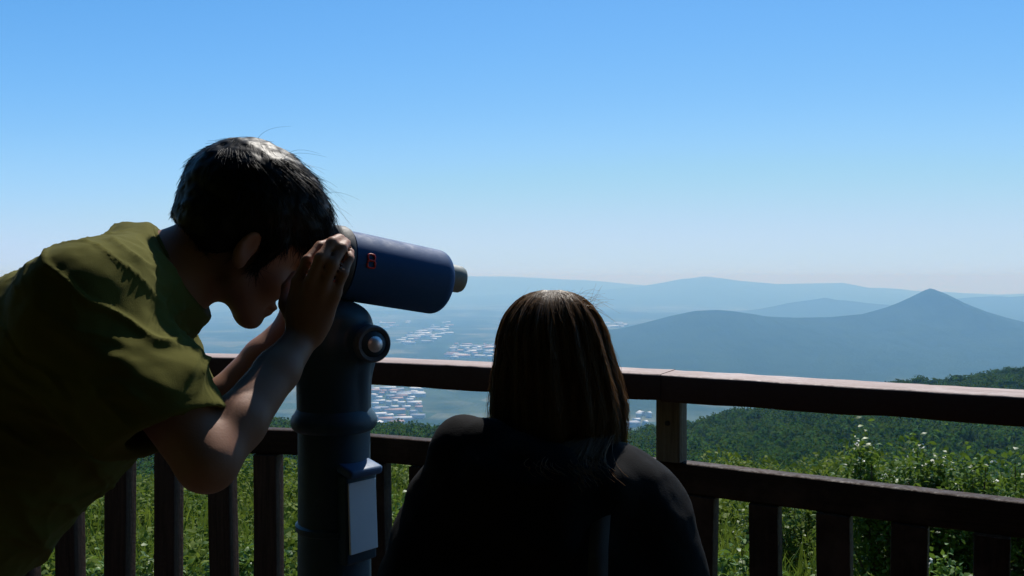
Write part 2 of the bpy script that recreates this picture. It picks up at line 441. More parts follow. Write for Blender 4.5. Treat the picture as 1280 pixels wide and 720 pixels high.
fa = np.arange(-44, 44.01, .11); ba_ = np.concatenate([np.arange(44, 180, 2.), np.arange(-180, -44, 2.)])
ang = np.concatenate([fa, ba_[1:]]); ang = np.radians(ang)
ds = np.concatenate([[1.0, 2.0], np.exp(np.concatenate([np.linspace(np.log(3), np.log(5200), 340), np.linspace(np.log(5200), np.log(30000), 300)[1:]]))])
AA, DD = np.meshgrid(ang, ds); X = np.sin(AA)*DD; Y = np.cos(AA)*DD; Z = height(X, Y)
na = len(ang); nd = len(ds)
vs = np.stack([X, Y, Z], -1).reshape(-1, 3)
ii = np.arange(nd-1)[:,None]*na; a = np.arange(na)[None]; b = (a+1) % na
q = np.stack([ii+a, ii+na+a, ii+na+b, ii+b], -1).reshape(-1, 4)
vs = np.vstack([vs, [0, 0, float(height(np.array([0.]), np.array([0.1]))[0])]])
tri = np.stack([a[0], b[0], np.full(na, len(vs)-1)], 1)
terrain = link('terrain', np_mesh('terrain', vs, [q[:, ::-1], tri[:, ::-1]], True), M_TERRAIN)
tag(terrain, 'wooded slopes falling to a hazy valley with far blue mountains', 'terrain', kind='structure')

# ================================================================== leaf scatter helpers
def leaf_quads(pos, nrm, size, aspect=.55, bend=.25, r=None):
    """one bent leaf (2 quads) at each point; returns verts, faces, rnd per face"""
    n = len(pos); r = rng if r is None else r
    d = r.normal(size=(n,3)); nrm = nrm/np.linalg.norm(nrm, axis=1, keepdims=True)
    d -= nrm*(d*nrm).sum(1)[:,None]; d /= np.linalg.norm(d, axis=1, keepdims=True); s = np.cross(nrm, d)
    L = size[:,None]; W = L*aspect*.5
    b = pos-d*L*.5; c = pos+nrm*L*bend*.3; e = pos+d*L*.5-nrm*L*bend*.25
    v = np.stack([b-s*W*.35, b+s*W*.35, c+s*W, c-s*W, e+s*W*.12, e-s*W*.12], 1).reshape(-1,3)
    k = np.arange(n)[:,None]*6
    f = np.concatenate([k+np.array([[0,1,2,3]]), k+np.array([[3,2,4,5]])], 0)
    rv = r.random(n)
    return v, f, np.concatenate([rv, rv])
def set_rnd(me, rv):
    at = me.attributes.new('rnd', 'FLOAT', 'FACE'); at.data.foreach_set('value', np.asarray(rv, np.float32))

# ---- undergrowth on the near slope
def scatter_region(n, d0, d1, t0, t1, pw=1.0):
    u = rng.random(n); D = d0*(d1/d0)**(u**pw); t = np.radians(t0+(t1-t0)*rng.random(n))
    return np.sin(t)*D, np.cos(t)*D, D
def rail_clear(X, Y):
    # outside the deck outline
    return (Y > 3.75-.05*X) | ((X > .5) & (Y > 3.35-.62*(X-.5)+.25)) | (np.abs(X) > 4.2)
X, Y, D = scatter_region(300000, 3.6, 42, -38, 38)
k = rail_clear(X, Y); X, Y, D = X[k], Y[k], D[k]
hz = height(X, Y); cl = fbm(np.stack([X/1.3, Y/1.3, X*0], -1), 3, 77); cl2 = fbm(np.stack([X/5, Y/5, X*0], -1), 2, 79)
cover = np.clip(.26+.75*cl+.45*cl2, .04, 1.1)*(1+D/60)
up = rng.random(len(X))**.6
Zs = hz+cover*up
pos = np.stack([X, Y, Zs], 1); nr = rng.normal(size=pos.shape)*.8+[0,-.25,.9]
size = (.030+.030*rng.random(len(X)))*1.15*(1+D/14)
v, f, rv = leaf_quads(pos, nr, size, .5)
# grass blades among it
Xg, Yg, Dg = scatter_region(22000, 3.8, 40, -38, 38); k = rail_clear(Xg, Yg); Xg, Yg, Dg = Xg[k], Yg[k], Dg[k]
hg = height(Xg, Yg); L = (.18+.35*rng.random(len(Xg)))*(1+Dg/60); w = .006*(1+Dg/8)
lean = rng.normal(size=(len(Xg),2))*.3; ph = rng.random(len(Xg))*np.pi
sx, sy = np.cos(ph)*w, np.sin(ph)*w
g0 = np.stack([Xg, Yg, hg], 1); side = np.stack([sx, sy, sx*0], 1); le = np.stack([lean[:,0]*L, lean[:,1]*L, L], 1)
gv = np.stack([g0-side, g0+side, g0+le*[.4,.4,.6]+side*.8, g0+le*[.4,.4,.6]-side*.8, g0+le+side*.1, g0+le-side*.1], 1).reshape(-1,3)
kk = np.arange(len(Xg))[:,None]*6+len(v)
gf = np.concatenate([kk+np.array([[0,1,2,3]]), kk+np.array([[3,2,4,5]])], 0)
gr = rng.random(len(Xg)); me = np_mesh('undergrowth', np.vstack([v, gv]), np.vstack([f, gf])); set_rnd(me, np.concatenate([rv, gr, gr]))
o = link('undergrowth', me, M_GRASS); tag(o, 'mixed green ground cover and grass on the slope below the railing', 'undergrowth', kind='stuff')

# ---- shrubs
def shrub(x, y, rx, ry, hgt, nleaf, leafm, lsz, label, flowers=0, grp='shrubs on the slope below the railing', seed=0):
    r = np.random.default_rng(100+seed); z0 = float(height(np.array([x]), np.array([y]))[0])
    root = empty('shrub', (x, y, z0)); tag(root, label, 'shrub', grp)
    # stems fan out, leafy shoots along them
    P_ = []; N_ = []; tv = []; tf = []; nb = 0; tips = []
    nst = 34
    for i in range(nst):
        a = r.random()*2*np.pi; q = np.sqrt(r.random()); tip = np.array([x+np.cos(a)*rx*q, y+np.sin(a)*ry*q, z0+hgt*(1-.45*q*q)*(.7+.35*r.random())])
        b0 = np.array([x+.1*rx*np.cos(a), y+.1*ry*np.sin(a), z0-.05]); mid = (b0+tip)/2+np.array([np.cos(a)*rx*.15, np.sin(a)*ry*.15, hgt*.06])
        tt = np.linspace(0,1,7)[:,None]; cv = (1-tt)**2*b0+2*tt*(1-tt)*mid+tt**2*tip
        rad = np.linspace(.012,.003,7)*(hgt/1.2); m_ = tube_mesh('tmp', cv, rad, 5)
        co = np.empty(len(m_.vertices)*3); m_.vertices.foreach_get('co', co); co = co.reshape(-1,3)
        qf = np.array([list(p.vertices) for p in m_.polygons if len(p.vertices) == 4]); tv.append(co); tf.append(qf+nb); nb += len(co); bpy.data.meshes.remove(m_)
        tips.append(tip)
        n = nleaf//nst; u = .25+.78*r.random(n)**.75; c2 = (1-u[:,None])**2*b0+2*u[:,None]*(1-u[:,None])*mid+u[:,None]**2*tip
        sp = r.normal(size=(n,3))*(np.array([rx, ry, hgt*.8])*.17)*(1.15-.6*u[:,None]); pt = c2+sp
        P_.append(pt); N_.append(r.normal(size=(n,3))*.75+[0,0,.8]+unit(sp.mean(0)+1e-6)*.1)
    Pp = np.vstack(P_); keep = Pp[:,2] > z0+.02; Pp = Pp[keep]; Nn = np.vstack(N_)[keep]
    v, f, rv = leaf_quads(Pp, Nn, lsz*(.7+.6*r.random(len(Pp))), .55, .3, r)
    me = np_mesh('foliage', v, f); set_rnd(me, rv); link('foliage', me, leafm, root)
    link('stem', np_mesh('stem', np.vstack(tv), np.vstack(tf), True), M_TWIG, root)
    if flowers:
        top = Pp[Pp[:,2] > np.quantile(Pp[:,2], .60)]; ci = r.integers(0, len(top), flowers)
        c = np.repeat(top[ci], 6, 0)+r.normal(size=(flowers*6,3))*.018+[0,0,.02]
        v, f, rv = leaf_quads(c, r.normal(size=c.shape)*.6+[0,0,1], .018+.010*r.random(len(c)), .9, .3, r)
        link('blossom', np_mesh('blossom', v, f), M_PETAL, root)
    return root
def sh(px, Y, w, hgt, *a, **k):
    return shrub((px-CX)/F_PX*Y, Y, w, w*.85, hgt, *a, **k)
sh(1120, 7.6, .62, 1.72, 11000, M_LEAF, .052, 'tall glossy shrub with white blossom sprays, standing highest above the lower rail', 46, seed=1)
sh(1240, 7.2, .66, 1.50, 11000, M_LEAF, .052, 'broad glossy shrub with scattered white blossom at the right end of the view', 26, seed=2)
sh(1330, 7.0, .60, 1.45, 9000, M_LEAF, .052, 'glossy shrub cut off by the right edge of the picture', 12, seed=3)
sh(1062, 5.9, .42, .80, 4500, M_LEAF_Y, .060, 'low pale green leafy shrub seen between the third and fourth right balusters', 0, seed=4)
sh(1190, 5.2, .46, .9, 6000, M_LEAF, .050, 'dark dense shrub seen between the two rightmost balusters', 8, seed=5)
sh(925, 5.6, .48, .8, 5500, M_LEAF, .052, 'small leafed green shrub close behind the first balusters right of the hooded person', 0, seed=6)
sh(1000, 9.5, .7, .95, 2600, M_LEAF_Y, .062, 'yellow green shrub on the open slope left of the blossoming shrub', 0, seed=7)
sh(500, 7.5, .55, .9, 2600, M_LEAF, .055, 'green shrub between the telescope pedestal and the hooded person', 0, seed=8)
sh(310, 6.5, .45, .85, 2600, M_LEAF, .052, 'green shrub seen under the bent man\'s raised elbow', 0, seed=9)
sh(205, 6.2, .4, .8, 2200, M_LEAF_Y, .055, 'pale green shrub behind the balusters beside the man\'s chest', 0, seed=10)
sh(120, 5.9, .45, .8, 2600, M_LEAF, .052, 'green shrub behind the leftmost balusters below the man\'s shirt', 0, seed=12)

# ---- forest that reads as one mass
def crown_variant(r, nq, ico=1, qs=1.0):
    bm = bmesh.new(); bmesh.ops.create_icosphere(bm, subdivisions=ico, radius=.72)
    co = np.array([v.co[:] for v in bm.verts]); fc = np.array([[v.index for v in f.verts] for f in bm.faces]); bm.free()
    lob = r.normal(size=(7,3)); lob /= np.linalg.norm(lob, axis=1, keepdims=True); lob[:,2] = np.abs(lob[:,2])*.8
    co = co*(1+.25*np.max(co@lob.T, 1))[:,None]; co[:,2] *= .95
    d = r.normal(size=(nq,3)); d /= np.linalg.norm(d, axis=1, keepdims=True); d = d[d[:,2] > -.45]
    rad = (.72+.42*np.max(d@lob.T, 1)**2)*(.85+.25*r.random(len(d)))
    v, f, rv = leaf_quads(d*rad[:,None], d+r.normal(size=d.shape)*.5, (.20+.22*r.random(len(d)))*qs, .8, .4, r)
    tri = np.concatenate([fc, fc[:, 2:]], 1)
    return np.vstack([co, v]), fc, f+len(co), np.concatenate([np.full(len(fc), .3), rv])
def forest(name, label, n, d0, d1, t0, t1, r0, nq, ico, seed, spacing, qs):
    r = np.random.default_rng(seed); var = [crown_variant(r, nq, ico, qs) for _ in range(7)]
    u = r.random(n); D = np.sqrt(d0*d0+(d1*d1-d0*d0)*u); t = np.radians(t0+(t1-t0)*r.random(n)); X = np.sin(t)*D; Y = np.cos(t)*D
    # thin to a minimum spacing on a jitter grid
    key = np.round(X/spacing).astype(int)*100003+np.round(Y/spacing).astype(int); _, ui = np.unique(key, return_index=True); X, Y, D = X[ui], Y[ui], D[ui]
    Zg = height(X, Y); V_, T_, Q_, RT, RQ = [], [], [], [], []; nb = 0
    for x, y, z, w in zip(X, Y, Zg, r.integers(0, 7, len(X))):
        co, tr, qd, rv = var[w]; s = r0*(.7+.7*r.random()); a = r.random()*6.28; ca, sa = np.cos(a), np.sin(a)
        c = co*[s, s, s*(.85+.5*r.random())]; c = np.stack([c[:,0]*ca-c[:,1]*sa, c[:,0]*sa+c[:,1]*ca, c[:,2]], 1)+[x, y, z+s*.75+1.]
        V_.append(c); T_.append(tr+nb); Q_.append(qd+nb); nb += len(co); sh_ = (r.random()-.5)*.7
        RT.append(rv[:len(tr)]+sh_); RQ.append(rv[len(tr):]+sh_)
    me = np_mesh(name, np.vstack(V_), [np.vstack(T_), np.vstack(Q_)]); set_rnd(me, np.concatenate(RT+RQ))
    o = link(name, me, M_CROWN); tag(o, label, 'forest', kind='stuff'); return len(X)
print('forest', forest('near_forest', 'mass of leafy treetops just below the open slope', 2500, 84, 170, -36, 36, 2.9, 900, 1, 5, 4.6, .42))
print('forest', forest('slope_forest', 'leafy treetops on the lower slope under the spur', 6000, 170, 320, -36, 36, 3.3, 320, 1, 8, 5.2, .62))
print('forest', forest('spur_forest', 'dark wooded spur rising to the right beyond the slope', 42000, 300, 860, -36, 36, 3.5, 90, 1, 6, 6.4, .9))

# ================================================================== towns in the valley: every building a thing of its own
M_WALLW = mat('pale_render', (.50,.49,.46), .9); M_ROOFW = mat('white_sheet_roof', (.66,.66,.66), .8)
M_ROOFG = mat('grey_sheet_roof', (.30,.33,.38), .8); M_ROOFR = mat('rust_roof', (.40,.25,.20), .8)
def hall_mesh(L, W, H, pitch):
    wv = np.array([(-L,-W,-30),(L,-W,-30),(L,W,-30),(-L,W,-30),(-L,-W,H),(L,-W,H),(L,W,H),(-L,W,H),(-L,0,H+pitch),(L,0,H+pitch)], float)
    wall = np_mesh('hall_wall', wv, [np.array([[0,1,5,4],[2,3,7,6],[0,3,2,1]]), np.array([[1,2,6,9,5],[3,0,4,8,7]])])
    e = 1.5; rv = np.array([(-L-e,-W-e,H-.2),(L+e,-W-e,H-.2),(L+e,0,H+pitch+.4),(-L-e,0,H+pitch+.4),(L+e,W+e,H-.2),(-L-e,W+e,H-.2)], float)
    rv = np.vstack([rv, rv+[0,0,1.2]])
    roof = np_mesh('hall_roof', rv, np.array([[6,7,8,9],[9,8,10,11],[0,3,2,1],[3,5,4,2],[0,1,7,6],[5,11,10,4],[1,2,8,7],[2,4,10,8],[0,6,9,3],[3,9,11,5]]))
    return wall, roof
HALLS = [hall_mesh(L/2, W/2, H, p) for L, W, H, p in ((60,54,12,4),(40,38,11,4),(88,64,14,4),(30,30,18,5))]
for w_, r_ in HALLS: w_.materials.append(M_WALLW)
HR = []
for w_, r_ in HALLS:
    for mm in (M_ROOFW, M_ROOFG, M_ROOFR):
        c = r_.copy(); c.materials.append(mm); HR.append(c)
def town(n, x0, x1, y0, y1, label, group, scale, seed, rot=.25, wts=(.48,.34,.18), mask=None):
    r = np.random.default_rng(seed); done = 0; tries = 0; used = []
    while done < n and tries < n*40:
        tries += 1; px = x0+(x1-x0)*r.random(); py = y0+(y1-y0)*r.random()
        if mask and not mask(px, py): continue
        Yd = 585./((py-HY)/F_PX); x = (px-CX)/F_PX*Yd; y = Yd
        if any(abs(x-a) < 62*scale and abs(y-b) < 74*scale for a, b in used): continue
        used.append((x, y)); z = float(height(np.array([x]), np.array([y]))[0]); h = r.integers(0, 4); w = r.choice(3, p=wts)
        root = bpy.data.objects.new('valley_building', None); COL.objects.link(root); root.location = (x, y, z)
        root.rotation_euler = (0, 0, rot+r.normal()*.3+(math.pi/2 if r.random() < .15 else 0)); root.scale = (scale*(.8+.5*r.random()), scale*(.8+.4*r.random()), 1)
        tag(root, label, 'building', group)
        a = bpy.data.objects.new('wall', HALLS[h][0]); COL.objects.link(a); a.parent = root
        b = bpy.data.objects.new('roof', HR[h*3+w]); COL.objects.link(b); b.parent = root; done += 1
    return done
print('town', town(72, 464, 524, 485, 528, 'white roofed hall in the nearest valley town, between the rails right of the telescope pedestal', 'halls of the nearest valley town', .85, 1, .2, (.66,.24,.10), lambda a, b: b < 530-(a-480)*.25 and b > 482),
 town(44, 562, 642, 430, 447, 'pale building of the valley town just above the rail beside the brown haired head', 'buildings of the town above the rail', 1.15, 2, .1),
 town(36, 500, 562, 402, 428, 'pale building of the hazy valley town below the telescope lens', 'buildings of the town below the lens', 1.3, 3, .3, mask=lambda a, b: abs((b-428)+(a-500)*.32) < 9),
 town(10, 470, 512, 397, 409, 'faint building in the far valley left of the telescope lens', 'faint buildings near the telescope barrel', 1.5, 4),
 town(8, 752, 782, 402, 408, 'faint building at the foot of the big mountain, right of the brown haired head', 'faint buildings at the mountain foot', 1.6, 5),
 town(6, 783, 812, 512, 530, 'small pale building in the valley between the rails left of the grey post', 'small buildings beside the grey post', .7, 6))
# ================================================================== deck and railing
def beam(name, a, b, w, h, m, parent, na=None, nb=None, wob=0.0, seed=0, n=None, rnd=.012, up=(0,0,1)):
    a = np.asarray(a, float); b = np.asarray(b, float); d = unit(b-a); L = np.linalg.norm(b-a)
    s = unit(np.cross(d, up)); u = np.cross(s, d); n = n or max(2, int(L/.03))
    hw, hh = w/2, h/2; r = rnd
    sec = []
    for cx_, cy_, a0 in ((hw-r, hh-r, 0), (-hw+r, hh-r, 90), (-hw+r, -hh+r, 180), (hw-r, -hh+r, 270)):
        for q_ in (0, 30, 60, 90): sec.append((cx_+r*math.cos(R(a0+q_)), cy_+r*math.sin(R(a0+q_))))
    sec = np.array(sec); k = len(sec); vs = []
    for i in range(n+1):
        t = i/n; c = a+(b-a)*t; p = c+sec[:,:1]*s+sec[:,1:]*u
        if i in (0, n):
            nn = na if i == 0 else nb
            if nn is not None:
                nn = unit(nn); p = p+d*(-((p-c)@nn)/(d@nn))[:,None]
        vs.append(p)
    vs = np.concatenate(vs)
    if wob:
        q_ = vs.copy(); low = np.tile(sec[:,1] < 0, n+1); side = np.tile(np.abs(sec[:,0]) > hw*.7, n+1)
        f1 = fbm(np.stack([q_@d*2.2, low*3.+seed, low*0.], 1), 3, seed); f2 = fbm(q_*[14,14,14], 3, seed+5)
        vs = vs + u*(f1*wob*np.where(low, 1.0, .22))[:,None] + s*(side*f2*wob*.35*np.sign(np.tile(sec[:,0], n+1)))[:,None] + u*(f2*wob*.10)[:,None]
    aa = np.arange(k); bb = (aa+1) % k
    f = np.concatenate([np.stack([i*k+aa, i*k+bb, (i+1)*k+bb, (i+1)*k+aa], 1) for i in range(n)])
    me = np_mesh(name, vs, [f[:, ::-1], np.array([list(range(k))]), np.array([[n*k+i for i in range(k)][::-1]])], True)
    uvl = me.uv_layers.new(name='UVMap'); per = np.linalg.norm(np.roll(sec, -1, 0)-sec, axis=1); cum = np.concatenate([[0], np.cumsum(per)])
    li = np.empty(len(me.loops), np.int32); me.loops.foreach_get('vertex_index', li)
    uv = np.stack([li//k*(L/n)+seed*3.7, cum[li % k]+seed*.13], 1)
    # keep the seam continuous
    lf = np.arange(len(li)); q4 = lf < len(f)*4; per4 = lf//4
    grp = uv[:len(f)*4].reshape(-1,4,2); mx = grp[:,:,1].max(1)-grp[:,:,1].min(1); bad = mx > cum[-1]*.5
    g2 = grp[bad]; g2[:,:,1] = np.where(g2[:,:,1] < g2[:,:,1].max(1)[:,None]*.5, g2[:,:,1]+cum[-1], g2[:,:,1]); grp[bad] = g2; uv[:len(f)*4] = grp.reshape(-1,2)
    uvl.data.foreach_set('uv', uv.astype(np.float32).ravel())
    me.set_sharp_from_angle(angle=R(50))
    return link(name, me, m, parent)

BACK = [V(-3.7,-1.2), V(-3.7,2.3), V(-2.62,3.69), V(-.758,3.37), V(.54,2.81), V(1.38,2.30), V(2.45,1.65), V(3.1,.5), V(3.1,-1.2)]
# keep the middle bend soft: third stretch continues the second's outer line
BACK = [BACK[0], BACK[1], V(-2.62,3.69), V(-.758,3.37), V(.54,2.81), V(2.42,1.67), V(3.1,.5), V(3.1,-1.2)]
BACK[2] = V(-.758,3.37)+V(-.985,.17)*1.95
def inset(d_):
    out = []
    for i, p in enumerate(BACK):
        d0 = unit(BACK[i]-BACK[i-1]) if i else None; d1 = unit(BACK[i+1]-BACK[i]) if i < len(BACK)-1 else None
        if d0 is None: d0 = d1
        if d1 is None: d1 = d0
        n0 = V(d0[1], -d0[0]); n1 = V(d1[1], -d1[0]); m = unit(n0+n1); out.append(p+m*d_/(m@n0))
    return out
railing = empty('railing', (BACK[4][0], BACK[4][1], 0)); tag(railing, 'dark brown timber railing round the viewing deck with reddish top rail, paler on its upper face', 'railing')
def sweep(name, d_, z, w, h, m, wob, seed):
    pts = inset(d_)
    for i in range(len(pts)-1):
        a, b = pts[i], pts[i+1]; d = unit(b-a)
        na = unit(d+unit(a-pts[i-1])) if i else None; nb = unit(d+unit(pts[i+2]-b)) if i < len(pts)-2 else None
        beam(name, [*a, z-h/2], [*b, z-h/2], w, h, m, railing, None if na is None else [*na, 0], None if nb is None else [*nb, 0], wob, seed+i, rnd=.010)
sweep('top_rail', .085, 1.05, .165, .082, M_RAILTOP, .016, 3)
sweep('lower_rail', .032, .757, .062, .098, M_RAIL, .006, 23)
pm = inset(.045)
bc = 0
for i in range(len(pm)-1):
    a, b = pm[i], pm[i+1]; L = np.linalg.norm(b-a); d = (b-a)/L
    if i == 3: ts = [L-t for t in (.31-.0, .515, .715, .917, 1.12, 1.32)]
    elif i == 4: ts = [.10+.2025*k for k in range(int(L/.2025))]
    elif i == 2: ts = [L-t for t in (.194,.39,.62,.835,1.07,1.28,1.49,1.70)]
    else: ts = list(np.arange(.12, L-.05, .205))
    for t in ts:
        c = a+d*t; bw = .092+.006*math.sin(bc*2.3); bc += 1; tl = .012*math.sin(bc*1.7)
        beam('baluster', [c[0]+d[0]*tl, c[1]+d[1]*tl, .001], [c[0], c[1], .658], .062 if i > 2 else .075, bw, M_RAIL if i != 2 else M_POST, railing, wob=.004, seed=60+bc, up=[d[0], d[1], 0], n=14, rnd=.006)
for i, (seg, t) in enumerate(((4, .0), (3, .02), (5, .03), (2, .02), (1, .02), (4, 1.15))):
    a, b = pm[seg], pm[seg+1]; d = unit(b-a); c = a+d*t
    beam('post', [c[0], c[1], .7595], [c[0], c[1], .966], .075, .08, M_STUB, railing, wob=.003, seed=90+i, up=[d[0], d[1], 0], n=8, rnd=.007)
# bolt head on the stub post
c = pm[4]; d4 = unit(pm[5]-pm[4]); n4 = V(d4[1], -d4[0]); bp = V(c[0]+n4[0]*.038, c[1]+n4[1]*.038, .885)
link('bolt', lathe_mesh('bolt', bp, [n4[0], n4[1], 0], [(-.004,.008),(.004,.008),(.006,.004)], 12), M_DKRUB, railing)
for k in range(1, 7):      # deck corner posts down to the ground
    c = pm[k]; beam('corner_post', [c[0], c[1], -1.6], [c[0], c[1], -.037], .1, .1, M_POST, railing, n=20, wob=.003, seed=120+k, rnd=.006, up=(0,1,0))

bm = bmesh.new(); outl = inset(-.03)
pl = Vector((unit(V(-.918,.396))[0], unit(V(-.918,.396))[1]))
# planks clipped to the deck outline
poly = [(-3.72,-2.2)]+[tuple(p) for p in outl]+[(3.12,-2.2)]
def clip_poly(poly, y0, y1):
    def cl(ps, f):
        o = []
        for i in range(len(ps)):
            A, B = ps[i-1], ps[i]; fa_, fb_ = f(A), f(B)
            if (fa_ >= 0) != (fb_ >= 0): t = fa_/(fa_-fb_); o.append((A[0]+(B[0]-A[0])*t, A[1]+(B[1]-A[1])*t))
            if fb_ >= 0: o.append(B)
        return o
    return cl(cl(poly, lambda p: p[1]-y0), lambda p: y1-p[1])
y = -2.2
while y < 3.9:
    c = clip_poly(poly, y, y+.136)
    if len(c) > 2:
        tv = [bm.verts.new((p[0], p[1], 0)) for p in c]; bv = [bm.verts.new((p[0], p[1], -.035)) for p in c]
        bm.faces.new(tv); bm.faces.new(bv[::-1])
        for i in range(len(c)): bm.faces.new((tv[i-1], bv[i-1], bv[i], tv[i]))
    y += .142
bmesh.ops.recalc_face_normals(bm, faces=bm.faces)
deck = link('deck_floor', bm_mesh('deck_floor', bm), M_DECK)
uvl = deck.data.uv_layers.new(name='UVMap')
for lp in deck.data.loops: c = deck.data.vertices[lp.vertex_index].co; uvl.data[lp.index].uv = (c.x, c.y)
tag(deck, 'weathered timber boards of the viewing deck', 'deck', kind='structure')
for k, (x0, y0, x1, y1) in enumerate(((-3.5,.2,3.0,.2), (-3.5,-1.9,3.0,-1.9), (-3.0,2.2,1.5,2.2))):
    o = beam('deck_beam', [x0, y0, -.12], [x1, y1, -.12], .1, .15, M_POST, None, seed=140+k, n=12); tag(o, 'timber joist under the deck boards', 'joist', 'joists under the deck', 'structure')

# ================================================================== coin telescope
TC = V(-.280, 1.342, 0); TU = unit(V(.824,.566,-.166)); UH = unit(V(.824,.566,0)); NP = V(.566,-.824,0); TUP = unit(np.cross(NP, TU)); TUP = TUP*np.sign(TUP[2])
scope = empty('coin_telescope', (TC[0], TC[1], 0)); tag(scope, 'navy blue barrelled coin telescope on a slate grey pedestal, held by the bent man', 'telescope')
link('pedestal', lathe_mesh('pedestal', TC, (0,0,1), [(0,.16),(.012,.16),(.02,.155),(.022,.085),(.05,.070),(.10,.062),(.70,.0585),(.955,.0565),(.958,.0600),(.966,.0602),(.969,.0562),(1.128,.0560)], 64), M_CAST, scope)
link('collar_ring', lathe_mesh('collar_ring', TC, (0,0,1), [(1.112,.052),(1.113,.061),(1.118,.0655),(1.126,.0672),(1.134,.0655),(1.140,.061),(1.146,.058),(1.15,.05)], 64), M_CAST, scope)
fd = Field((-.42,1.2,1.10), (-.14,1.5,1.36), .0022)
C0 = TC.copy()
fd.cap(C0+[0,0,1.14], C0+[0,0,1.22], .0575, .0585, .01)
fd.ell(C0+[0,0,1.248]+UH*.004, (.0635,.063,.066), [UH, NP, [0,0,1]], .02)
fd.ell(C0+[0,0,1.285]+UH*.004, (.050,.060,.030), [UH, NP, [0,0,1]], .012)
KN = V(-.209,1.282,1.2515)
kb = KN-NP*.018
fd.cap(KN-NP*.07, kb, .033, .029, .008)
fd.cap(KN-NP*.045-V(0,0,.01), KN-NP*.052-V(0,0,.108), .016, .013, .006)
fd.cut(C0+[0,0,1.120], (0,0,-1), .12, .002)
link('housing', fd.mesh('housing'), M_CAST, scope)
kn = link('pivot_knob', lathe_mesh('pivot_knob', KN, NP, [(-.022,.022),(-.016,.0275),(-.002,.0285),(.004,.0275),(.006,.0255),(.0045,.0205),(.001,.019),(-.001,.012)], 48), M_KNOB, scope)
b_ = link('bolt', lathe_mesh('bolt', KN, NP, [(-.006,.0135),(.006,.0135),(.0095,.0115),(.0125,.0085),(.014,.005),(.0145,.001)], 24), M_STEEL, kn)
link('bolt_seat', lathe_mesh('bolt_seat', KN, NP, [(-.002,.0185),(.0015,.0185),(.0018,.011)], 36), M_DKRUB, kn)
A0 = V(-.255,1.36,1.369); BR = .0555
prof = [(-.018,BR-.004),(-.016,BR-.0005),(0,BR),(.148,BR-.0008)]
for q_ in range(1, 9): an = q_/8*math.pi/2; prof.append((.148+.020*math.sin(an), BR-.0008-.020*(1-math.cos(an))))
prof += [(.1695,.028),(.1697,.004)]
bar = link('barrel', lathe_mesh('barrel', A0, TU, prof, 96), M_BARREL, scope)
link('rear_rim', lathe_mesh('rear_rim', A0, TU, [(-.045,.040),(-.044,BR+.001),(-.040,BR+.004),(-.026,BR+.005),(-.020,BR+.003),(-.0175,BR-.006)], 80), M_DKRUB, scope)
LS = A0+TUP*.012
lm = link('lens_mount', lathe_mesh('lens_mount', LS, TU, [(.160,.0235),(.190,.0235),(.199,.0230),(.2035,.0210),(.2035,.0165),(.198,.0155)], 48), M_GREY, scope)
link('lens_glass', lathe_mesh('lens_glass', LS, TU, [(.1975,.0155),(.1985,.010),(.199,.002)], 32), M_GLASS, lm)
bm = bmesh.new(); box_bm(bm, A0-TU*.062, (.018,.048,.026), [TU, NP, TUP], .008)
link('eye_housing', bm_mesh('eye_housing', bm, True), M_DKRUB, scope)
for s_ in (-1, 1):
    e = link('eyepiece', lathe_mesh('eyepiece', A0-TU*.078+NP*.032*s_-TUP*.002, -TU, [(0,.018),(.010,.018),(.012,.0205),(.024,.0215),(.026,.019),(.020,.012)], 32), M_DKRUB, scope)
# red figure 8 printed on the barrel
def on_barrel(t, arc):
    ph = R(9.6)+arc/BR
    return A0+TU*t+(BR+.0009)*(math.cos(ph)*NP+math.sin(ph)*TUP)
def loop(t0, a0, w, h, k=20, e=3.0):
    o = []
    for i in range(k):
        an = 2*math.pi*i/k; c, s_ = math.cos(an), math.sin(an)
        o.append(on_barrel(t0+w*np.sign(c)*abs(c)**(2/e), a0+h*np.sign(s_)*abs(s_)**(2/e)))
    return o
v1 = tube_mesh('t1', loop(.0065,.0052,  .0058,.0052), .0015, 6, close=True); v2 = tube_mesh('t2', loop(.0070,-.0052,.0066,.0058), .0015, 6, close=True)
bm = bmesh.new(); bm.from_mesh(v1); bm.from_mesh(v2)
link('red_number', bm_mesh('red_number', bm, True), M_RED, bar)
# notice box on the pedestal
mN = unit(V(.75,-.66,0)); mS = V(.66,.75,0)*1.0; bc_ = TC+mN*.060
bm = bmesh.new(); box_bm(bm, bc_+[0,0,.985]-mN*.010, (.018,.0295,.068), [mN, mS, [0,0,1]], .004)
nb_ = link('notice_box', bm_mesh('notice_box', bm, True), M_CAST, scope)
bm = bmesh.new(); tl = unit(mN*.96-V(0,0,.22)); box_bm(bm, bc_+[0,0,1.060]+mN*.001, (.021,.031,.0068), [tl, mS, np.cross(tl, mS)], .005)
link('box_hood', bm_mesh('box_hood', bm, True), M_BLUECAP, nb_)
bm = bmesh.new(); mT = unit(mN+V(0,0,.05)); box_bm(bm, bc_+[0,0,.9885]+mN*.0105, (.0018,.0262,.0535), [mT, mS, np.cross(mT, mS)], .001)
pl_ = link('notice_plate', bm_mesh('notice_plate', bm), M_PLATE, nb_)

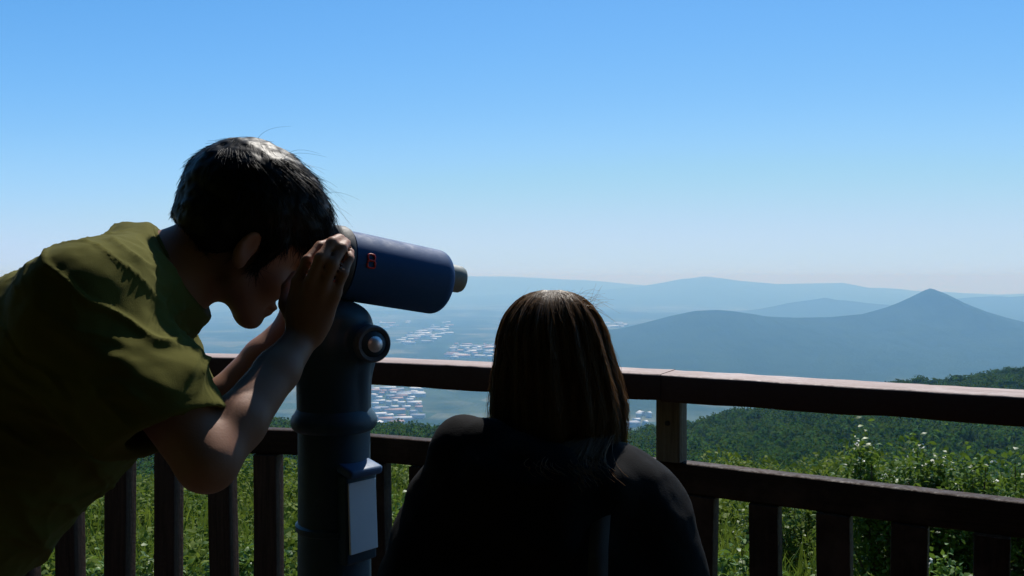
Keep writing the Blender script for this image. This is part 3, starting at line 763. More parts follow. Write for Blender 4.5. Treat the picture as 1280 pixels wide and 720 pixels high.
# ================================================================== people
def head_frame(o, f, l, w, s=1.0): return lambda a, b, c: o+(f*a+l*b+w*c)*s
def sculpt_head(fd, H, fr, s, child=False):
    f, l, w = fr; g = head_frame(H, f, l, w, s)
    ax = [f, l, w]
    E = lambda c, r, k=.012, op='add', ax_=None: fd.ell(g(*c), [q_*s for q_ in r], ax_ or ax, k*s, op)
    Cp = lambda a, b, ra, rb, k=.012, op='add', **kw: fd.cap(g(*a), g(*b), ra*s, rb*s, k*s, op=op, **kw)
    E((-.008,0,.050), (.098,.078,.083)); E((.030,0,.0), (.062,.064,.085), .02)
    E((.05,0,-.03), (.045,.052,.06), .02)
    for q_ in (-1, 1):
        Cp((.012,q_*.052,-.050), (.075,q_*.012,-.086), .018, .016, .02)
        E((.070,q_*.040,-.022), (.022,.022,.020), .02)           # cheek
        E((.093,q_*.033,.010), (.013,.019,.012), .012, 'sub')    # eye socket
        E((.082,q_*.033,.008), (.013,.0155,.0115), .006)         # closed lid
        Cp((.088,q_*.015,.028), (.082,q_*.050,.026), .008, .006, .014)
        # ear
        ea = unit(f*.94+l*q_*(-.28)); eu = unit(w*.97-f*.2); el = np.cross(ea, eu)
        E((-.008,q_*.083,-.004), (.016,.008,.029), .008, ax_=[ea, el, eu])
        E((-.004,q_*.090,.002), (.010,.006,.018), .004, 'sub', [ea, el, eu])
        E((-.003,q_*.083,-.028), (.009,.0065,.010), .006)
    E((.078,0,-.088), (.020,.024,.016), .015)
    Cp((.094,0,.022), (.114,0,-.028), .007, .0105, .012)
    for q_ in (-1, 1): E((.104,q_*.013,-.030), (.012,.008,.008), .008)
    E((.096,0,-.055), (.010,.024,.0065), .006); E((.094,0,-.067), (.010,.020,.007), .006)
    Cp((.106,-.024,-.0605), (.106,.024,-.0605), .0022, .0022, .003, 'sub')
    return g
def strands(paths, rad, mname):
    """paths: (n,k,3) array; three-sided tapered hairs"""
    n, k, _ = paths.shape; t = np.gradient(paths, axis=1); t /= np.linalg.norm(t, axis=2, keepdims=True)+1e-9
    a = np.cross(t, rng.normal(size=(n,1,3))); a /= np.linalg.norm(a, axis=2, keepdims=True)+1e-9; b = np.cross(t, a)
    rr = (rad if hasattr(rad, 'shape') else np.full(n, rad))[:,None,None]*np.linspace(1, .25, k)[None,:,None]**.7
    ring = [paths+rr*(math.cos(x)*a+math.sin(x)*b) for x in (0, 2.094, 4.189)]
    v = np.stack(ring, 2).reshape(-1,3); base = (np.arange(n)*k*3)[:,None,None]+(np.arange(k-1)*3)[None,:,None]
    o = np.array([[0,1,4,3],[1,2,5,4],[2,0,3,5]])
    f = (base[...,None]+o[None,None]).reshape(-1,4)
    return v, f, np.repeat(rng.random(n), (k-1)*3)

# ---------------------------------------------------------------- the bent man
HS = .96
PSI, PIT, ROLL = R(34), R(35), R(11)
hf0 = V(math.cos(PSI), math.sin(PSI), 0); HF = hf0*math.cos(PIT)-V(0,0,math.sin(PIT)); HW = hf0*math.sin(PIT)+V(0,0,math.cos(PIT)); HL = V(-math.sin(PSI), math.cos(PSI), 0)
HW, HL = HW*math.cos(ROLL)-HL*math.sin(ROLL), HL*math.cos(ROLL)+HW*math.sin(ROLL)      # head leans a little towards the near hand
HO = V(-.398,1.262,1.404)
S_R, S_L = V(-.500,1.045,1.315), V(-.625,1.37,1.315)
E_R, E_L = V(-.352,.985,1.138), V(-.488,1.32,1.115)
W_R, W_L = P(378,422,1.165), P(360,408,1.40)
NB = V(-.515,1.225,1.345)
fd = Field((-1.22,.72,-.01), (-.10,1.72,1.66), .0042)
g = sculpt_head(fd, HO, (HF, HL, HW), HS)
fd.cap(g(-.030,0,-.030), NB, .052, .057, .03)
SP = [NB+V(-.02,0,-.03), V(-.625,1.205,1.24), V(-.750,1.165,1.125), V(-.875,1.13,.985)]
LA = unit(S_L-S_R)
fd.chain(SP, [.080,.108,.100,.106], .05, LA, 1.3)
for S, E, W in ((S_R, E_R, W_R), (S_L, E_L, W_L)):
    fd.cap(S, V(-.60,1.2,1.24), .048, .085, .03)
    fd.chain([S, S*.5+E*.5, E], [.047,.041,.035], .02)
    m1 = E*.72+W*.28; fd.chain([E, m1, E*.3+W*.7, W], [.033,.0335,.028,.0215], .012)
for s_, hx in ((-1, 0), (1, .25)):      # legs
    hp = V(-.88,1.13,.93)+LA*.095*s_; kn_ = V(-.76+hx*.2,1.10,.50)+LA*.11*s_; an_ = V(-.90+hx,1.11,.09)+LA*.12*s_
    fd.chain([hp, kn_, kn_*.6+an_*.4+V(-.02,0,0), an_], [.092,.060,.056,.040], .04); fd.cap(an_, an_+hf0*.15-V(0,0,.05), .036, .03, .02)
# right hand, back towards the viewer, closed round the eye housing
def finger(pts, r0, r1):
    r = np.linspace(r0, r1, len(pts)); fd.chain(pts, r, .003)
    for p_, q_ in zip(pts[1:-1], r[1:-1]): fd.ell(p_, (q_*1.10,)*3, None, .002)
def hand(W, K, F, thumb, nd):
    """W wrist, K four knuckles, F the finger joints beyond each, thumb joints, nd unit normal of the back of the hand"""
    for i, k in enumerate(K):
        fd.cap(W+(k-W)*.12+(k-K[1])*.25, k, .0155, .0095, .008)
    c = (W+sum(K)/4)/2; fd.ell(c-nd*.006, (.036,.030,.017), [unit(K[1]-W), unit(np.cross(nd, unit(K[1]-W))), nd], .015)
    for i, (k, fs) in enumerate(zip(K, F)):
        finger([k]+fs, (.0084,.0088,.0084,.0076)[i], (.0064,.0068,.0064,.0057)[i])
    finger(thumb, .0135, .0088)
K = [P(372,352,1.150), P(389,352,1.140), P(405,358,1.142), P(419,368,1.150)]
Fg = [[P(384,326,1.150), P(400,308,1.170), P(411,303,1.192)],
      [P(401,322,1.136), P(415,303,1.152), P(425,297,1.178)],
      [P(416,330,1.140), P(428,310,1.156), P(434,303,1.182)],
      [P(429,342,1.150), P(437,323,1.166), P(439,314,1.186)]]
Th = [P(368,398,1.170), P(359,380,1.182), P(361,360,1.200), P(370,345,1.215)]
hand(W_R, K, Fg, Th, V(.25,-.97,0))
K = [P(372,340,1.43), P(388,336,1.445), P(402,342,1.45), P(414,350,1.445)]
Fg = [[P(382,312,1.425), P(396,298,1.40), P(407,297,1.375)],
      [P(399,308,1.44), P(414,290,1.415), P(421,292,1.385)],
      [P(413,315,1.445), P(424,298,1.42), P(430,298,1.392)],
      [P(424,326,1.44), P(432,308,1.42), P(435,304,1.398)]]
Th = [P(366,385,1.40), P(360,362,1.385), P(362,345,1.37), P(370,332,1.36)]
hand(W_L, K, Fg, Th, V(.2,.97,0))
man = link('person', fd.mesh('person_body'), M_SKIN)
tag(man, 'dark haired man in olive t-shirt, bent over with both hands at the telescope eyepiece', 'person')
del fd
# shirt
CD_ = unit(g(-.03,0,-.03)-NB); CN_ = NB+CD_*.042
def fold_disp(v, n):
    hm = 1
    hm = hm*(.1+.9*sm(.010, .050, np.abs((v-CN_)@CD_)+.6*np.maximum(np.linalg.norm(v-CN_, axis=1)-.075, 0)))
    for h0, d0 in HEM.values():
        q_ = (v-h0)@d0; near_ = np.linalg.norm(v-h0, axis=1) < .11; hm = hm*np.where(near_, .15+.85*sm(-.004, -.040, q_), 1)
    return hm*fold_disp_(v, n)
def fold_disp_(v, n):
    # diagonal pulls across the sleeve and shoulder, soft drag folds over the back
    wp = v+.03*np.stack([fbm(v*9, 2, 3), fbm(v*9+5, 2, 4), fbm(v*9+9, 2, 5)], 1)
    sx = unit(V(.55,-.2,.80)); a_ = wp@sx
    slv = np.exp(-(np.linalg.norm((v-(S_R*.45+E_R*.55)), axis=1)/.15)**2)
    ro = 1-np.abs(vnoise(np.stack([a_*26, (v@unit(V(.7,.4,-.5)))*7, v[:,1]*5], 1), 8))*2
    ro2 = 1-np.abs(vnoise(np.stack([(wp@unit(V(.3,.6,.7)))*11, (v@unit(V(.8,.1,-.5)))*3.5, v[:,1]*4], 1), 12))*2
    ro = np.sign(ro)*np.abs(ro)**1.0; ro2 = np.clip((ro2+1)/2, 0, 1)**2.2*2-.6
    return slv*.009*(np.clip((ro+1)/2, 0, 1)**1.8*2-.9) + .0042*ro2*(1-slv*.6) + .002*fbm(v*40, 2, 21) + (.0035+.004*slv)*(np.clip(1-2*np.abs(vnoise(np.stack([a_*44+3, (v@unit(V(.7,.4,-.5)))*9, v[:,1]*8], 1), 18)), 0, 1)**2-.3) + .003*(np.clip(1-2*np.abs(vnoise(np.stack([(wp@unit(V(.3,.6,.7)))*30, (v@unit(V(.8,.1,-.5)))*8, v[:,1]*7], 1), 15)), 0, 1)**3)
fd = Field((-1.22,.72,.72), (-.24,1.72,1.50), .0042)
fd.cap(NB+V(0,0,-.014), NB+unit(g(-.03,0,-.03)-NB)*.042+V(0,0,-.014), .066, .063, .03)
fd.cap(S_R+V(-.03,.03,-.01), V(-.73,1.12,1.19), .070, .10, .06)
fd.chain([V(-.545,1.215,1.315)]+SP[1:3]+[V(-.87,1.13,.93)], [.095,.122,.122,.130], .05, LA, 1.30)
belly = V(-.66,1.14,1.07); fd.cap(V(-.60,1.17,1.18), V(-.82,1.12,.94), .108, .118, .05, LA, 1.25)
fd.cap(NB, S_R+V(-.02,0,.0), .068, .070, .04); fd.cap(NB, S_L+V(-.02,0,.0), .068, .070, .04)
HEM = {}
for nm_, S, E in (('r', S_R, E_R), ('l', S_L, E_L)):
    d = unit(E-S); h_ = S+(E-S)*(.79 if nm_ == 'r' else .80); HEM[nm_] = (h_, d)
    hc = h_+V(-.010,0,0) if nm_ == 'r' else h_; fd.chain([S+V(-.018,0,-.0), S*.45+E*.55+(hc-h_), hc+d*.01], [.069,.059,.0605], .03)
    fd.cap(S+V(-.03,0,-.05), h_-V(.055,0,-.01), .07, .055, .04)
hr, dr = HEM['r']; hemn = unit(dr+V(-.12,-.1,-.25))
fd.cut(hr, hemn, .12); fd.cut(HEM['l'][0], HEM['l'][1], .12)
fd.cap(hr-dr*.04+V(-.010,0,0), hr+dr*.06+V(-.010,0,0), .052, .054, .003, op='sub'); fd.cap(HEM['l'][0]-HEM['l'][1]*.04, HEM['l'][0]+HEM['l'][1]*.06, .0555, .058, .003, op='sub')
ncx = unit(g(-.03,0,-.03)-NB); cn = NB+ncx*.042
fd.cut(cn, unit(ncx+V(.05,0,-.0)), .10); fd.cap(cn-ncx*.03, cn+ncx*.05, .058, .060, .003, op='sub')
fd.cut(V(-.89,1.13,.88), unit(V(-.35,0,-.94)), .3)
shirt = link('t_shirt', fd.mesh('t_shirt', fold_disp, 2), M_SHIRT, man)
# ribbed collar
d_, s__, u__ = frame(ncx); cr = [cn+V(0,0,-.001)+.0610*(math.cos(x)*s__+math.sin(x)*u__) for x in np.linspace(0, 2*np.pi, 48, endpoint=False)]
link('collar', tube_mesh('collar', cr, .0055, 8, close=True), M_SHIRT, shirt)
fd = Field((-1.3,.75,.02), (-.45,1.6,1.12), .006)
fd.ell(V(-.89,1.13,.93), (.15,.20,.13), None, .03)
for s_, hx in ((-1, 0), (1, .25)):
    hp = V(-.88,1.13,.92)+LA*.095*s_; kn_ = V(-.76+hx*.2,1.10,.50)+LA*.11*s_; an_ = V(-.90+hx,1.11,.06)+LA*.12*s_
    fd.chain([hp, kn_, an_], [.112,.084,.074], .04)
link('trousers', fd.mesh('trousers', lambda v, n: .006*(1-2*np.abs(vnoise(v*[7,7,16], 4)))), M_JEAN, man)
for s_, hx in ((-1, 0), (1, .25)):
    an_ = V(-.90+hx,1.11,.06)+LA*.12*s_; fd = Field(an_-[.2,.25,.075], an_+[.32,.3,.12], .004)
    fd.cap(an_-[0,0,.01], an_+hf0*.17-V(0,0,.022), .048, .042, .02, HL, 1.05); fd.cut(V(an_[0], an_[1], .0), (0,0,-1), .5, .002)
    link('shoe', fd.mesh('shoe'), M_SHOE, man)
# hair: solid cap plus thousands of short strands
fd = Field(HO-.2, HO+.2, .003)
E = lambda c, r, k=.012, op='add': fd.ell(g(*c), r, [HF, HL, HW], k, op)
E((-.020,0,.058), (.107,.087,.090)); E((.036,0,.084), (.044,.062,.044), .03); E((-.055,0,.0), (.058,.074,.058), .02)
E((.062,0,-.02), (.080,.090,.078), .012, 'sub')                                          # open the face
E((.028,-.100,-.030), (.034,.04,.034), .01, 'sub'); E((.028,.100,-.030), (.034,.04,.034), .01, 'sub')
fd.cut(g(-.05,0,-.045), unit(-HW*.9-HF*.25), .12, .006)
for q_ in (-1, 1): fd.cap(g(.028,q_*.074,.03), g(.022,q_*.074,-.012), .012, .008, .008)
hcap = fd.mesh('hair_cap', lambda v, n: .004*fbm(v*45, 3, 61)); hv = np.empty(len(hcap.vertices)*3); hcap.vertices.foreach_get('co', hv); hv = hv.reshape(-1,3)
hn = np.empty(len(hcap.vertices)*3); hcap.vertices.foreach_get('normal', hn); hn = hn.reshape(-1,3)
loc = np.stack([(hv-HO)@HF, (hv-HO)@HL, (hv-HO)@HW], 1)
out = np.where(np.linalg.norm((loc-[-.014,0,.05])/[.1,.08,.085], axis=1) > .97)[0]
N = 11000; pi = rng.choice(out, N); p0 = hv[pi]; nn = hn[pi]; lc = loc[pi]
wh = np.array([-.075,0,.115]); fl = lc-wh; fl[:,2] -= .02; 
flw = fl[:,:1]*HF+fl[:,1:2]*HL+fl[:,2:]*HW
top = sm(.02,.10,lc[:,2])[:,None]; flw = flw/np.linalg.norm(flw, axis=1, keepdims=True)+top*HF*.8+(1-top)*(-HW)*.6
flw -= nn*(flw*nn).sum(1)[:,None]; flw /= np.linalg.norm(flw, axis=1, keepdims=True)
flw += rng.normal(size=flw.shape)*.11
clm = np.stack([fbm(p0*38, 2, 71), fbm(p0*38+3, 2, 72), fbm(p0*38+6, 2, 73)], 1)*.42; flw += clm
L = (.024+.018*rng.random(N))*(1-.35*sm(-.02,-.08,lc[:,0]))*(1-.35*(1-top[:,0])); ks = np.linspace(0, 1, 6)[None,:,None]
lift = ((.04+.07*rng.random(N)+.02*top[:,0])*(1-.6*sm(-.02,-.08,lc[:,0])))[:,None,None]
ctr = HO+HW*.05
paths = p0[:,None]-nn[:,None]*.002+flw[:,None]*ks*L[:,None,None]+nn[:,None]*(ks*lift-ks**2*.62*L[:,None,None]/.045*.35)*L[:,None,None]
paths += rng.normal(size=(N,1,3))*.0008*ks
v, f, rv = strands(paths, np.full(N, .00042), 'h')
# fringe falling over the brow toward the eyepiece, and stray hairs off the crown
NF = 900; y_ = rng.uniform(-.06,.062,NF); st = np.array([g(.062-.5*yy*yy*8, yy, .080+.02*rng.random()-yy*yy*4) for yy in y_]); ks = np.linspace(0,1,7)[None,:,None]
Lf = (.020+.024*rng.random(NF))[:,None,None]; d1 = (HF*.75-HW*.1)[None,None]; d2 = (-HW*.95+HF*.15)[None,None]
fp = st[:,None]+Lf*(d1*ks*(1-ks*.5)*.8+d2*ks**1.5)+rng.normal(size=(NF,1,3))*.012*ks+HL*(rng.normal(size=(NF,1,1))*.004)
v2, f2, rv2 = strands(fp, np.full(NF, .0006), 'h')
NS = 46; si = rng.choice(np.where(lc[:,2] > .09)[0], NS); sp = p0[si]; sd = nn[si]+flw[si]*1.1+rng.normal(size=(NS,3))*.35; sd /= np.linalg.norm(sd, axis=1, keepdims=True)
Ls = (.022+.03*rng.random(NS))[:,None,None]; sp3 = sp[:,None]+sd[:,None]*ks*Ls+flw[si][:,None]*ks**2*Ls*.7+V(0,0,-1)*ks**2*Ls*.3
v3, f3, rv3 = strands(sp3, np.full(NS, .00025), 'h')
cf = np.array([list(p.vertices) for p in hcap.polygons]); nb = len(hv)
me = np_mesh('hair', np.vstack([hv, v, v2, v3]), np.vstack([cf, f+nb, f2+nb+len(v), f3+nb+len(v)+len(v2)]), True)
set_rnd(me, np.concatenate([np.full(len(cf), .1), rv, rv2, rv3])); link('hair', me, M_HAIR, man)

# ---------------------------------------------------------------- the child in the dark hooded jacket, seen from behind
CXW, CY = .058, 1.15
HO2 = V(CXW, CY+.034, 1.196); cf_ = unit(V(-.10,1,-.06)); cl_ = unit(np.cross((0,0,1), cf_)); cw_ = np.cross(cf_, cl_)
fd = Field((-.32,.86,-.01), (.42,1.50,1.42), .005)
g2 = sculpt_head(fd, HO2, (cf_, cl_, cw_), .86)
fd.cap(HO2+V(0,-.015,-.03), V(.045,CY-.01,1.08), .042, .05, .02)
fd.chain([V(.045,CY,1.06), V(.04,CY,.90), V(.04,CY,.70)], [.085,.098,.105], .04, (1,0,0), 1.3)
for s_ in (-1, 1):
    sh_ = V(.043+s_*.115, CY, 1.040); el_ = V(.043+s_*.155, CY-.025, .83); wr = V(.043+s_*.15, CY+.10, .68)
    fd.chain([sh_, el_, wr], [.040,.032,.026], .03); fd.cap(wr, V(.043+s_*.11, CY+.14, .66), .028, .022, .015, (0,0,1), 1.2)
    for j_ in range(4): fd.cap(V(.043+s_*.11, CY+.14, .675-.012*j_), V(.043+s_*.055, CY+.145, .665-.013*j_), .008, .006, .003)
    fd.cap(V(.043+s_*.12, CY+.125, .69), V(.043+s_*.08, CY+.13, .71), .010, .008, .005)
    hp = V(.04+s_*.075, CY, .64); kn_ = V(.04+s_*.09, CY+.02, .36); an_ = V(.04+s_*.095, CY-.01, .07)
    fd.chain([hp, kn_, kn_*.6+an_*.4+V(0,-.012,0), an_], [.078,.05,.047,.032], .03); fd.cap(an_, an_+V(0,.12,-.035), .030, .024, .02)
kid = link('person', fd.mesh('child_body'), M_SKIN2)
tag(kid, 'person with shoulder length brown hair in a black hooded jacket, seen from behind', 'person')
def jdisp(v, n):
    r1 = np.clip(1-2*np.abs(vnoise(np.stack([v[:,0]*10+v[:,2]*7, v[:,1]*6, v[:,2]*15], 1), 33)), -.2, 1)**1; return .0055*r1+.003*fbm(v*22, 3, 34)
fd = Field((-.36,.80,.46), (.48,1.52,1.24), .005)
Y_ = CY
fd.chain([V(.043,Y_-.01,1.045), V(.043,Y_-.01,.93), V(.043,Y_,.72), V(.043,Y_,.60)], [.090,.120,.128,.136], .05, (1,0,0), 1.18)
for s_ in (-1, 1):
    sh_ = V(.041+s_*.114+(.008 if s_ < 0 else 0), Y_-.005, 1.028-(.006 if s_ < 0 else 0)); el_ = V(.043+s_*.157, Y_-.03, .84); wr = V(.043+s_*.150, Y_+.11, .70)
    fd.cap(V(.045,Y_-.01,1.075), sh_, .066, .058, .06); fd.cap(V(.043+s_*.085,Y_-.035,1.078-.012*(s_<0)), sh_, .046-.008*(s_<0), .050, .06); fd.chain([sh_, V(.042+s_*.138,Y_-.015,.95), el_, wr], [.056,.058,.054,.046], .07)
    fd.cap(wr, V(.043+s_*.07, Y_+.15, .68), .048, .035, .03)
# stand-up collar, then the folded hood lying behind the neck
hood = [V(-.075,Y_+.03,1.118), V(-.062,Y_-.045,1.125), V(-.02,Y_-.085,1.105), V(.05,Y_-.10,1.095), V(.11,Y_-.080,1.082), V(.142,Y_-.03,1.072), V(.145,Y_+.03,1.072)]
fd.chain(hood, [.026,.032,.034,.036,.032,.028,.024], .02)
fd.chain([V(-.045,Y_-.05,1.085), V(.045,Y_-.085,1.03), V(.125,Y_-.05,1.07)], [.045,.06,.042], .03)
fd.chain([V(-.060,Y_-.045,1.142), V(-.030,Y_-.070,1.146), V(.010,Y_-.088,1.128), V(.06,Y_-.095,1.112)], [.018,.019,.019,.02], .02)
fd.cap(V(-.066,Y_-.03,1.115), V(-.085,Y_-.01,1.060), .030, .045, .04)
fd.cap(V(.045,Y_+.0,1.06), V(.05,Y_+.01,1.19), .052, .056, .004, op='sub')
fd.cut(V(.04,Y_,.56), (0,0,-1), .35)
jk = link('jacket', fd.mesh('jacket', jdisp), M_JACKET, kid)
# shoulder strap
st_ = [V(.118,Y_-.100,1.090), V(.108,Y_-.118,1.062), V(.102,Y_-.146,1.03), V(.10,Y_-.160,.99), V(.10,Y_-.172,.95)]
bm = bmesh.new(); pv = None
for i, c in enumerate(st_):
    w_ = .012; t_ = unit(st_[min(i+1,4)]-st_[max(i-1,0)]); sx_ = unit(V(1,.25,0)); nn_ = unit(np.cross(t_, sx_)); nn_ = nn_ if nn_[1] < 0 else -nn_
    ring = [bm.verts.new(c+sx_*a_*w_+nn_*b_*.0015) for a_, b_ in ((-1,-1),(1,-1),(1,1),(-1,1))]
    if pv:
        for j_ in range(4): bm.faces.new((pv[j_-1], pv[j_], ring[j_], ring[j_-1]))
    else: bm.faces.new(ring[::-1])
    pv = ring
bm.faces.new(pv); bmesh.ops.recalc_face_normals(bm, faces=bm.faces)
link('strap', bm_mesh('strap', bm, True), M_STRAP, kid)
fd = Field((-.2,.9,.03), (.3,1.4,.72), .006); fd.ell(V(.04,Y_,.63), (.15,.12,.09), None, .03)
for s_ in (-1, 1): fd.chain([V(.04+s_*.075,Y_,.62), V(.04+s_*.09,Y_+.02,.36), V(.04+s_*.095,Y_-.01,.06)], [.092,.066,.058], .03)
link('trousers', fd.mesh('trousers', lambda v, n: .005*(1-2*np.abs(vnoise(v*[8,8,18], 4)))), M_TROUSER, kid)
for s_ in (-1, 1):
    an_ = V(.04+s_*.095,Y_-.01,.05); fd = Field(an_-[.1,.12,.06], an_+[.1,.24,.1], .004)
    fd.cap(an_-[0,0,.005], an_+[0,.13,-.017], .040, .035, .02); fd.cut(V(an_[0], an_[1], 0), (0,0,-1), .4, .002); link('shoe', fd.mesh('shoe'), M_SHOE, kid)
# hair: solid bob under long strands
PR = [(1.334,.012),(1.331,.027),(1.3256,.039),(1.317,.0495),(1.305,.059),(1.295,.065),(1.274,.0725),(1.2525,.0765),(1.22,.083),(1.189,.087),(1.157,.087),(1.118,.083)]
pz = np.array([q_[0] for q_ in PR])[::-1]; pr_ = np.array([q_[1] for q_ in PR])[::-1]
def env(z, ph, k=1.0):
    r = np.interp(z, pz, pr_); c, s = np.cos(ph), np.sin(ph); cx_ = .054+.007*sm(1.32,1.15,z)
    ry = r*np.where(s < 0, 1.08, 1.2); lump = 1+.03*np.sin(ph*7+1.3)+.03*np.sin(ph*13+z*9)+.015*np.sin(ph*29+z*14)
    return np.stack([cx_+r*k*c*lump, CY+.012+ry*k*s*lump, z], -1)
nz, nph = 34, 96; zz = np.concatenate([1.333-.213*(np.linspace(0,1,nz)**1.6)]); ph = np.linspace(0, 2*np.pi, nph, endpoint=False)
ZZ, PH = np.meshgrid(zz, ph, indexing='ij'); fr_ = (np.sin(PH) > .45) & (ZZ < 1.29)      # open at the face
CV = env(ZZ, PH, .925); CV[...,0] = np.where(fr_, CV[...,0], CV[...,0]); CV = CV.reshape(-1,3)
ii = np.arange(nz-1)[:,None]*nph; a = np.arange(nph)[None]; b = (a+1) % nph
cq = np.stack([ii+a, ii+b, ii+nph+b, ii+nph+a], -1).reshape(-1,4); cen = CV[cq].mean(1)
angc = np.arctan2(cen[:,1]-CY-.012, cen[:,0]-.0575); cq = cq[~((np.sin(angc) > .45) & (cen[:,2] < 1.29))]
N = 9500; K_ = 18; ph0 = rng.uniform(-np.pi*1.14, np.pi*.14, N); zt = 1.334-.05*rng.random(N)**2.2; zb = 1.106+.030*rng.random(N)+.015*np.sin(ph0*5)+np.where(rng.random(N) < .3, .10*rng.random(N), 0)
tt = np.linspace(0,1,K_)[None]; z = zt[:,None]+(zb-zt)[:,None]*tt**1.15
cid = rng.integers(0, 260, N); cr_ = rng.normal(size=(260,4))
ph0 = np.where(rng.random(N) < .75, (cid/260)*np.pi*1.28-np.pi*1.14+rng.normal(size=N)*.03, ph0)
clump = .20*cr_[cid,0]
wv = ph0[:,None]+(.05*rng.normal(size=(N,1))+clump[:,None])*tt+.13*np.sin(tt*(3+2.2*cr_[cid,1:2])+cr_[cid,2:3]*3)*(.5+tt)+.02*np.sin(tt*7+rng.random((N,1))*6.3)
kk = .945+.06*rng.random((N,1))+.036*cr_[cid,3:4]*(.35+.65*tt)+.13*sm(.72,1.,tt)*(np.clip(np.cos(ph0+.45),0,1)**2)[:,None]*rng.random((N,1))
pth = env(z, wv, kk)
curl = sm(.80,1.0,tt)[...,None]; ctr_ = np.array([.06, CY+.01, 0]); dirc = (pth-ctr_)*[1,1,0]; pth = pth-dirc*curl*.14*(rng.random((N,1,1)))
# locks resting on the hood, right side
v, f, rv = strands(pth, np.full(N, .00042), 'h')
NL = 900; u0 = rng.random(NL); st = env(np.full(NL,1.15), rng.uniform(-1.35,.0,NL), 1.03)
ks = np.linspace(0,1,8)[None,:,None]; dl = np.stack([.012*rng.normal(size=NL)-.012, -.032-.03*rng.random(NL), -.036-.02*rng.random(NL)], 1)
lp = st[:,None]+dl[:,None]*ks+np.stack([-.030*np.sin(ks[...,0]*2.6)*(.5+u0[:,None]), -.012*np.sin(ks[...,0]*3)+0*u0[:,None], .016*ks[...,0]**2*u0[:,None]], -1)
v2, f2, rv2 = strands(lp, np.full(NL, .0005), 'h')
# loose surface locks crossing the rest, and the right-hand ends flicking outward
NX = 1500; gx = rng.integers(0, 60, NX); qx = rng.normal(size=(60,5)); px_ = rng.uniform(-3.35,.25,60)[gx]+rng.normal(size=NX)*.035; tx = np.linspace(0,1,16)[None]
zx = (1.333-.012*rng.random(NX)-.03*np.abs(qx[gx,0]))[:,None]; ze = (1.125+.07*np.abs(qx[gx,1])+.012*rng.random(NX))[:,None]
zl = zx+(np.minimum(ze, zx-.05)-zx)*tx; ax_ = px_[:,None]+.32*qx[gx,2:3]*tx+.10*np.sin(tx*4+qx[gx,3:4]*3)
kx = 1.0+.012*rng.random((NX,1))+.03*np.sin(tx*np.pi)*qx[gx,4:5]*.5+.09*tx**4*np.clip(np.cos(ax_+.3), 0, 1)
vx, fx, rx_ = strands(env(zl, ax_, kx), np.full(NX, .0004), 'h')
f2 = np.vstack([f2, fx+len(v2)]); v2 = np.vstack([v2, vx]); rv2 = np.concatenate([rv2, np.clip(rx_+.25, 0, 1)])
NS = 90; a0 = rng.uniform(-.3,1.2,NS); sp = env(1.328-.02*rng.random(NS), rng.uniform(-3.1,.2,NS), 1.0)
dd = np.stack([.75*np.cos(a0), rng.normal(size=NS)*.3, np.sin(a0)*1.0], 1); Ls = (.012+.030*rng.random(NS)**2)[:,None,None]; ks = np.linspace(0,1,7)[None,:,None]
s3 = sp[:,None]+dd[:,None]*ks*Ls+V(.6,0,-.8)*ks**2*Ls*rng.random((NS,1,1))
NB_ = 420; ph1 = np.where(rng.random(NB_) < .5, rng.uniform(-.5,.15,NB_), rng.uniform(-3.3,-2.6,NB_)); z1 = 1.30-.15*rng.random(NB_); t1 = np.linspace(0,1,10)[None]
zz1 = z1[:,None]-(.05+.10*rng.random((NB_,1)))*t1; s4 = env(zz1, ph1[:,None]+.15*rng.normal(size=(NB_,1))*t1, 1.0+(.03+.10*rng.random((NB_,1))**2)*t1**1.3+.01*np.sin(t1*6+rng.random((NB_,1))*6))
v4, f4, rv4 = strands(s4, np.full(NB_, .00030), 'h')
v3, f3, rv3 = strands(s3, np.full(NS, .00020), 'h'); f3 = np.vstack([f3, f4+len(v3)]); v3 = np.vstack([v3, v4]); rv3 = np.concatenate([rv3, rv4]); nb = len(CV)
me = np_mesh('hair', np.vstack([CV, v, v2, v3]), np.vstack([cq, f+nb, f2+nb+len(v), f3+nb+len(v)+len(v2)]), True)
set_rnd(me, np.concatenate([np.full(len(cq), .0), rv, rv2, rv3])); link('hair', me, M_HAIR2, kid)
# ================================================================== unseen shelter added behind the viewer to block sky light
M_BLOCKER = m_wood('blocker_timber', (.018,.012,.010), (.04,.027,.02), (.06,.04,.03), .7)
blocker = empty('sky_blocker', (0,-1.9,0)); tag(blocker, 'added unseen dark timber shelter with shingled roof, blocking sky light over the deck', 'sky blocker')
bm = bmesh.new()
for y0, z0, y1, z1 in ((1.12, 2.45, -.6, 3.15), (-.6, 3.15, -2.3, 2.45)):
    n_ = 9
    for i in range(n_):
        a = i/n_; b = (i+1)/n_; ya, za = y0+(y1-y0)*a, z0+(z1-z0)*a; yb, zb = y0+(y1-y0)*b, z0+(z1-z0)*b
        d = unit(V(0,yb-ya,zb-za)); nn = unit(np.cross(V(1,0,0), d)); nn = nn*np.sign(nn[2])
        box_bm(bm, V(0,(ya+yb)/2,(za+zb)/2)+nn*.004*((i%2)), (4.2, np.linalg.norm([yb-ya,zb-za])/2+.02, .014), [V(1,0,0), d, nn])
link('roof', bm_mesh('roof', bm), M_BLOCKER, blocker)
for x in (-3.3, 3.0):
    for y_ in (.35, -2.0): beam('post', [x, y_, .001], [x, y_, 2.70 if y_ > 0 else 2.50], .12, .12, M_BLOCKER, blocker, n=20, up=(0,1,0), seed=200+int(x))
bm = bmesh.new()
for k in range(48):
    x = -3.2+k*.13; box_bm(bm, V(x, -2.08, 1.22), (.063, .012, 1.22))
link('blocker_wall', bm_mesh('blocker_wall', bm), M_BLOCKER, blocker)
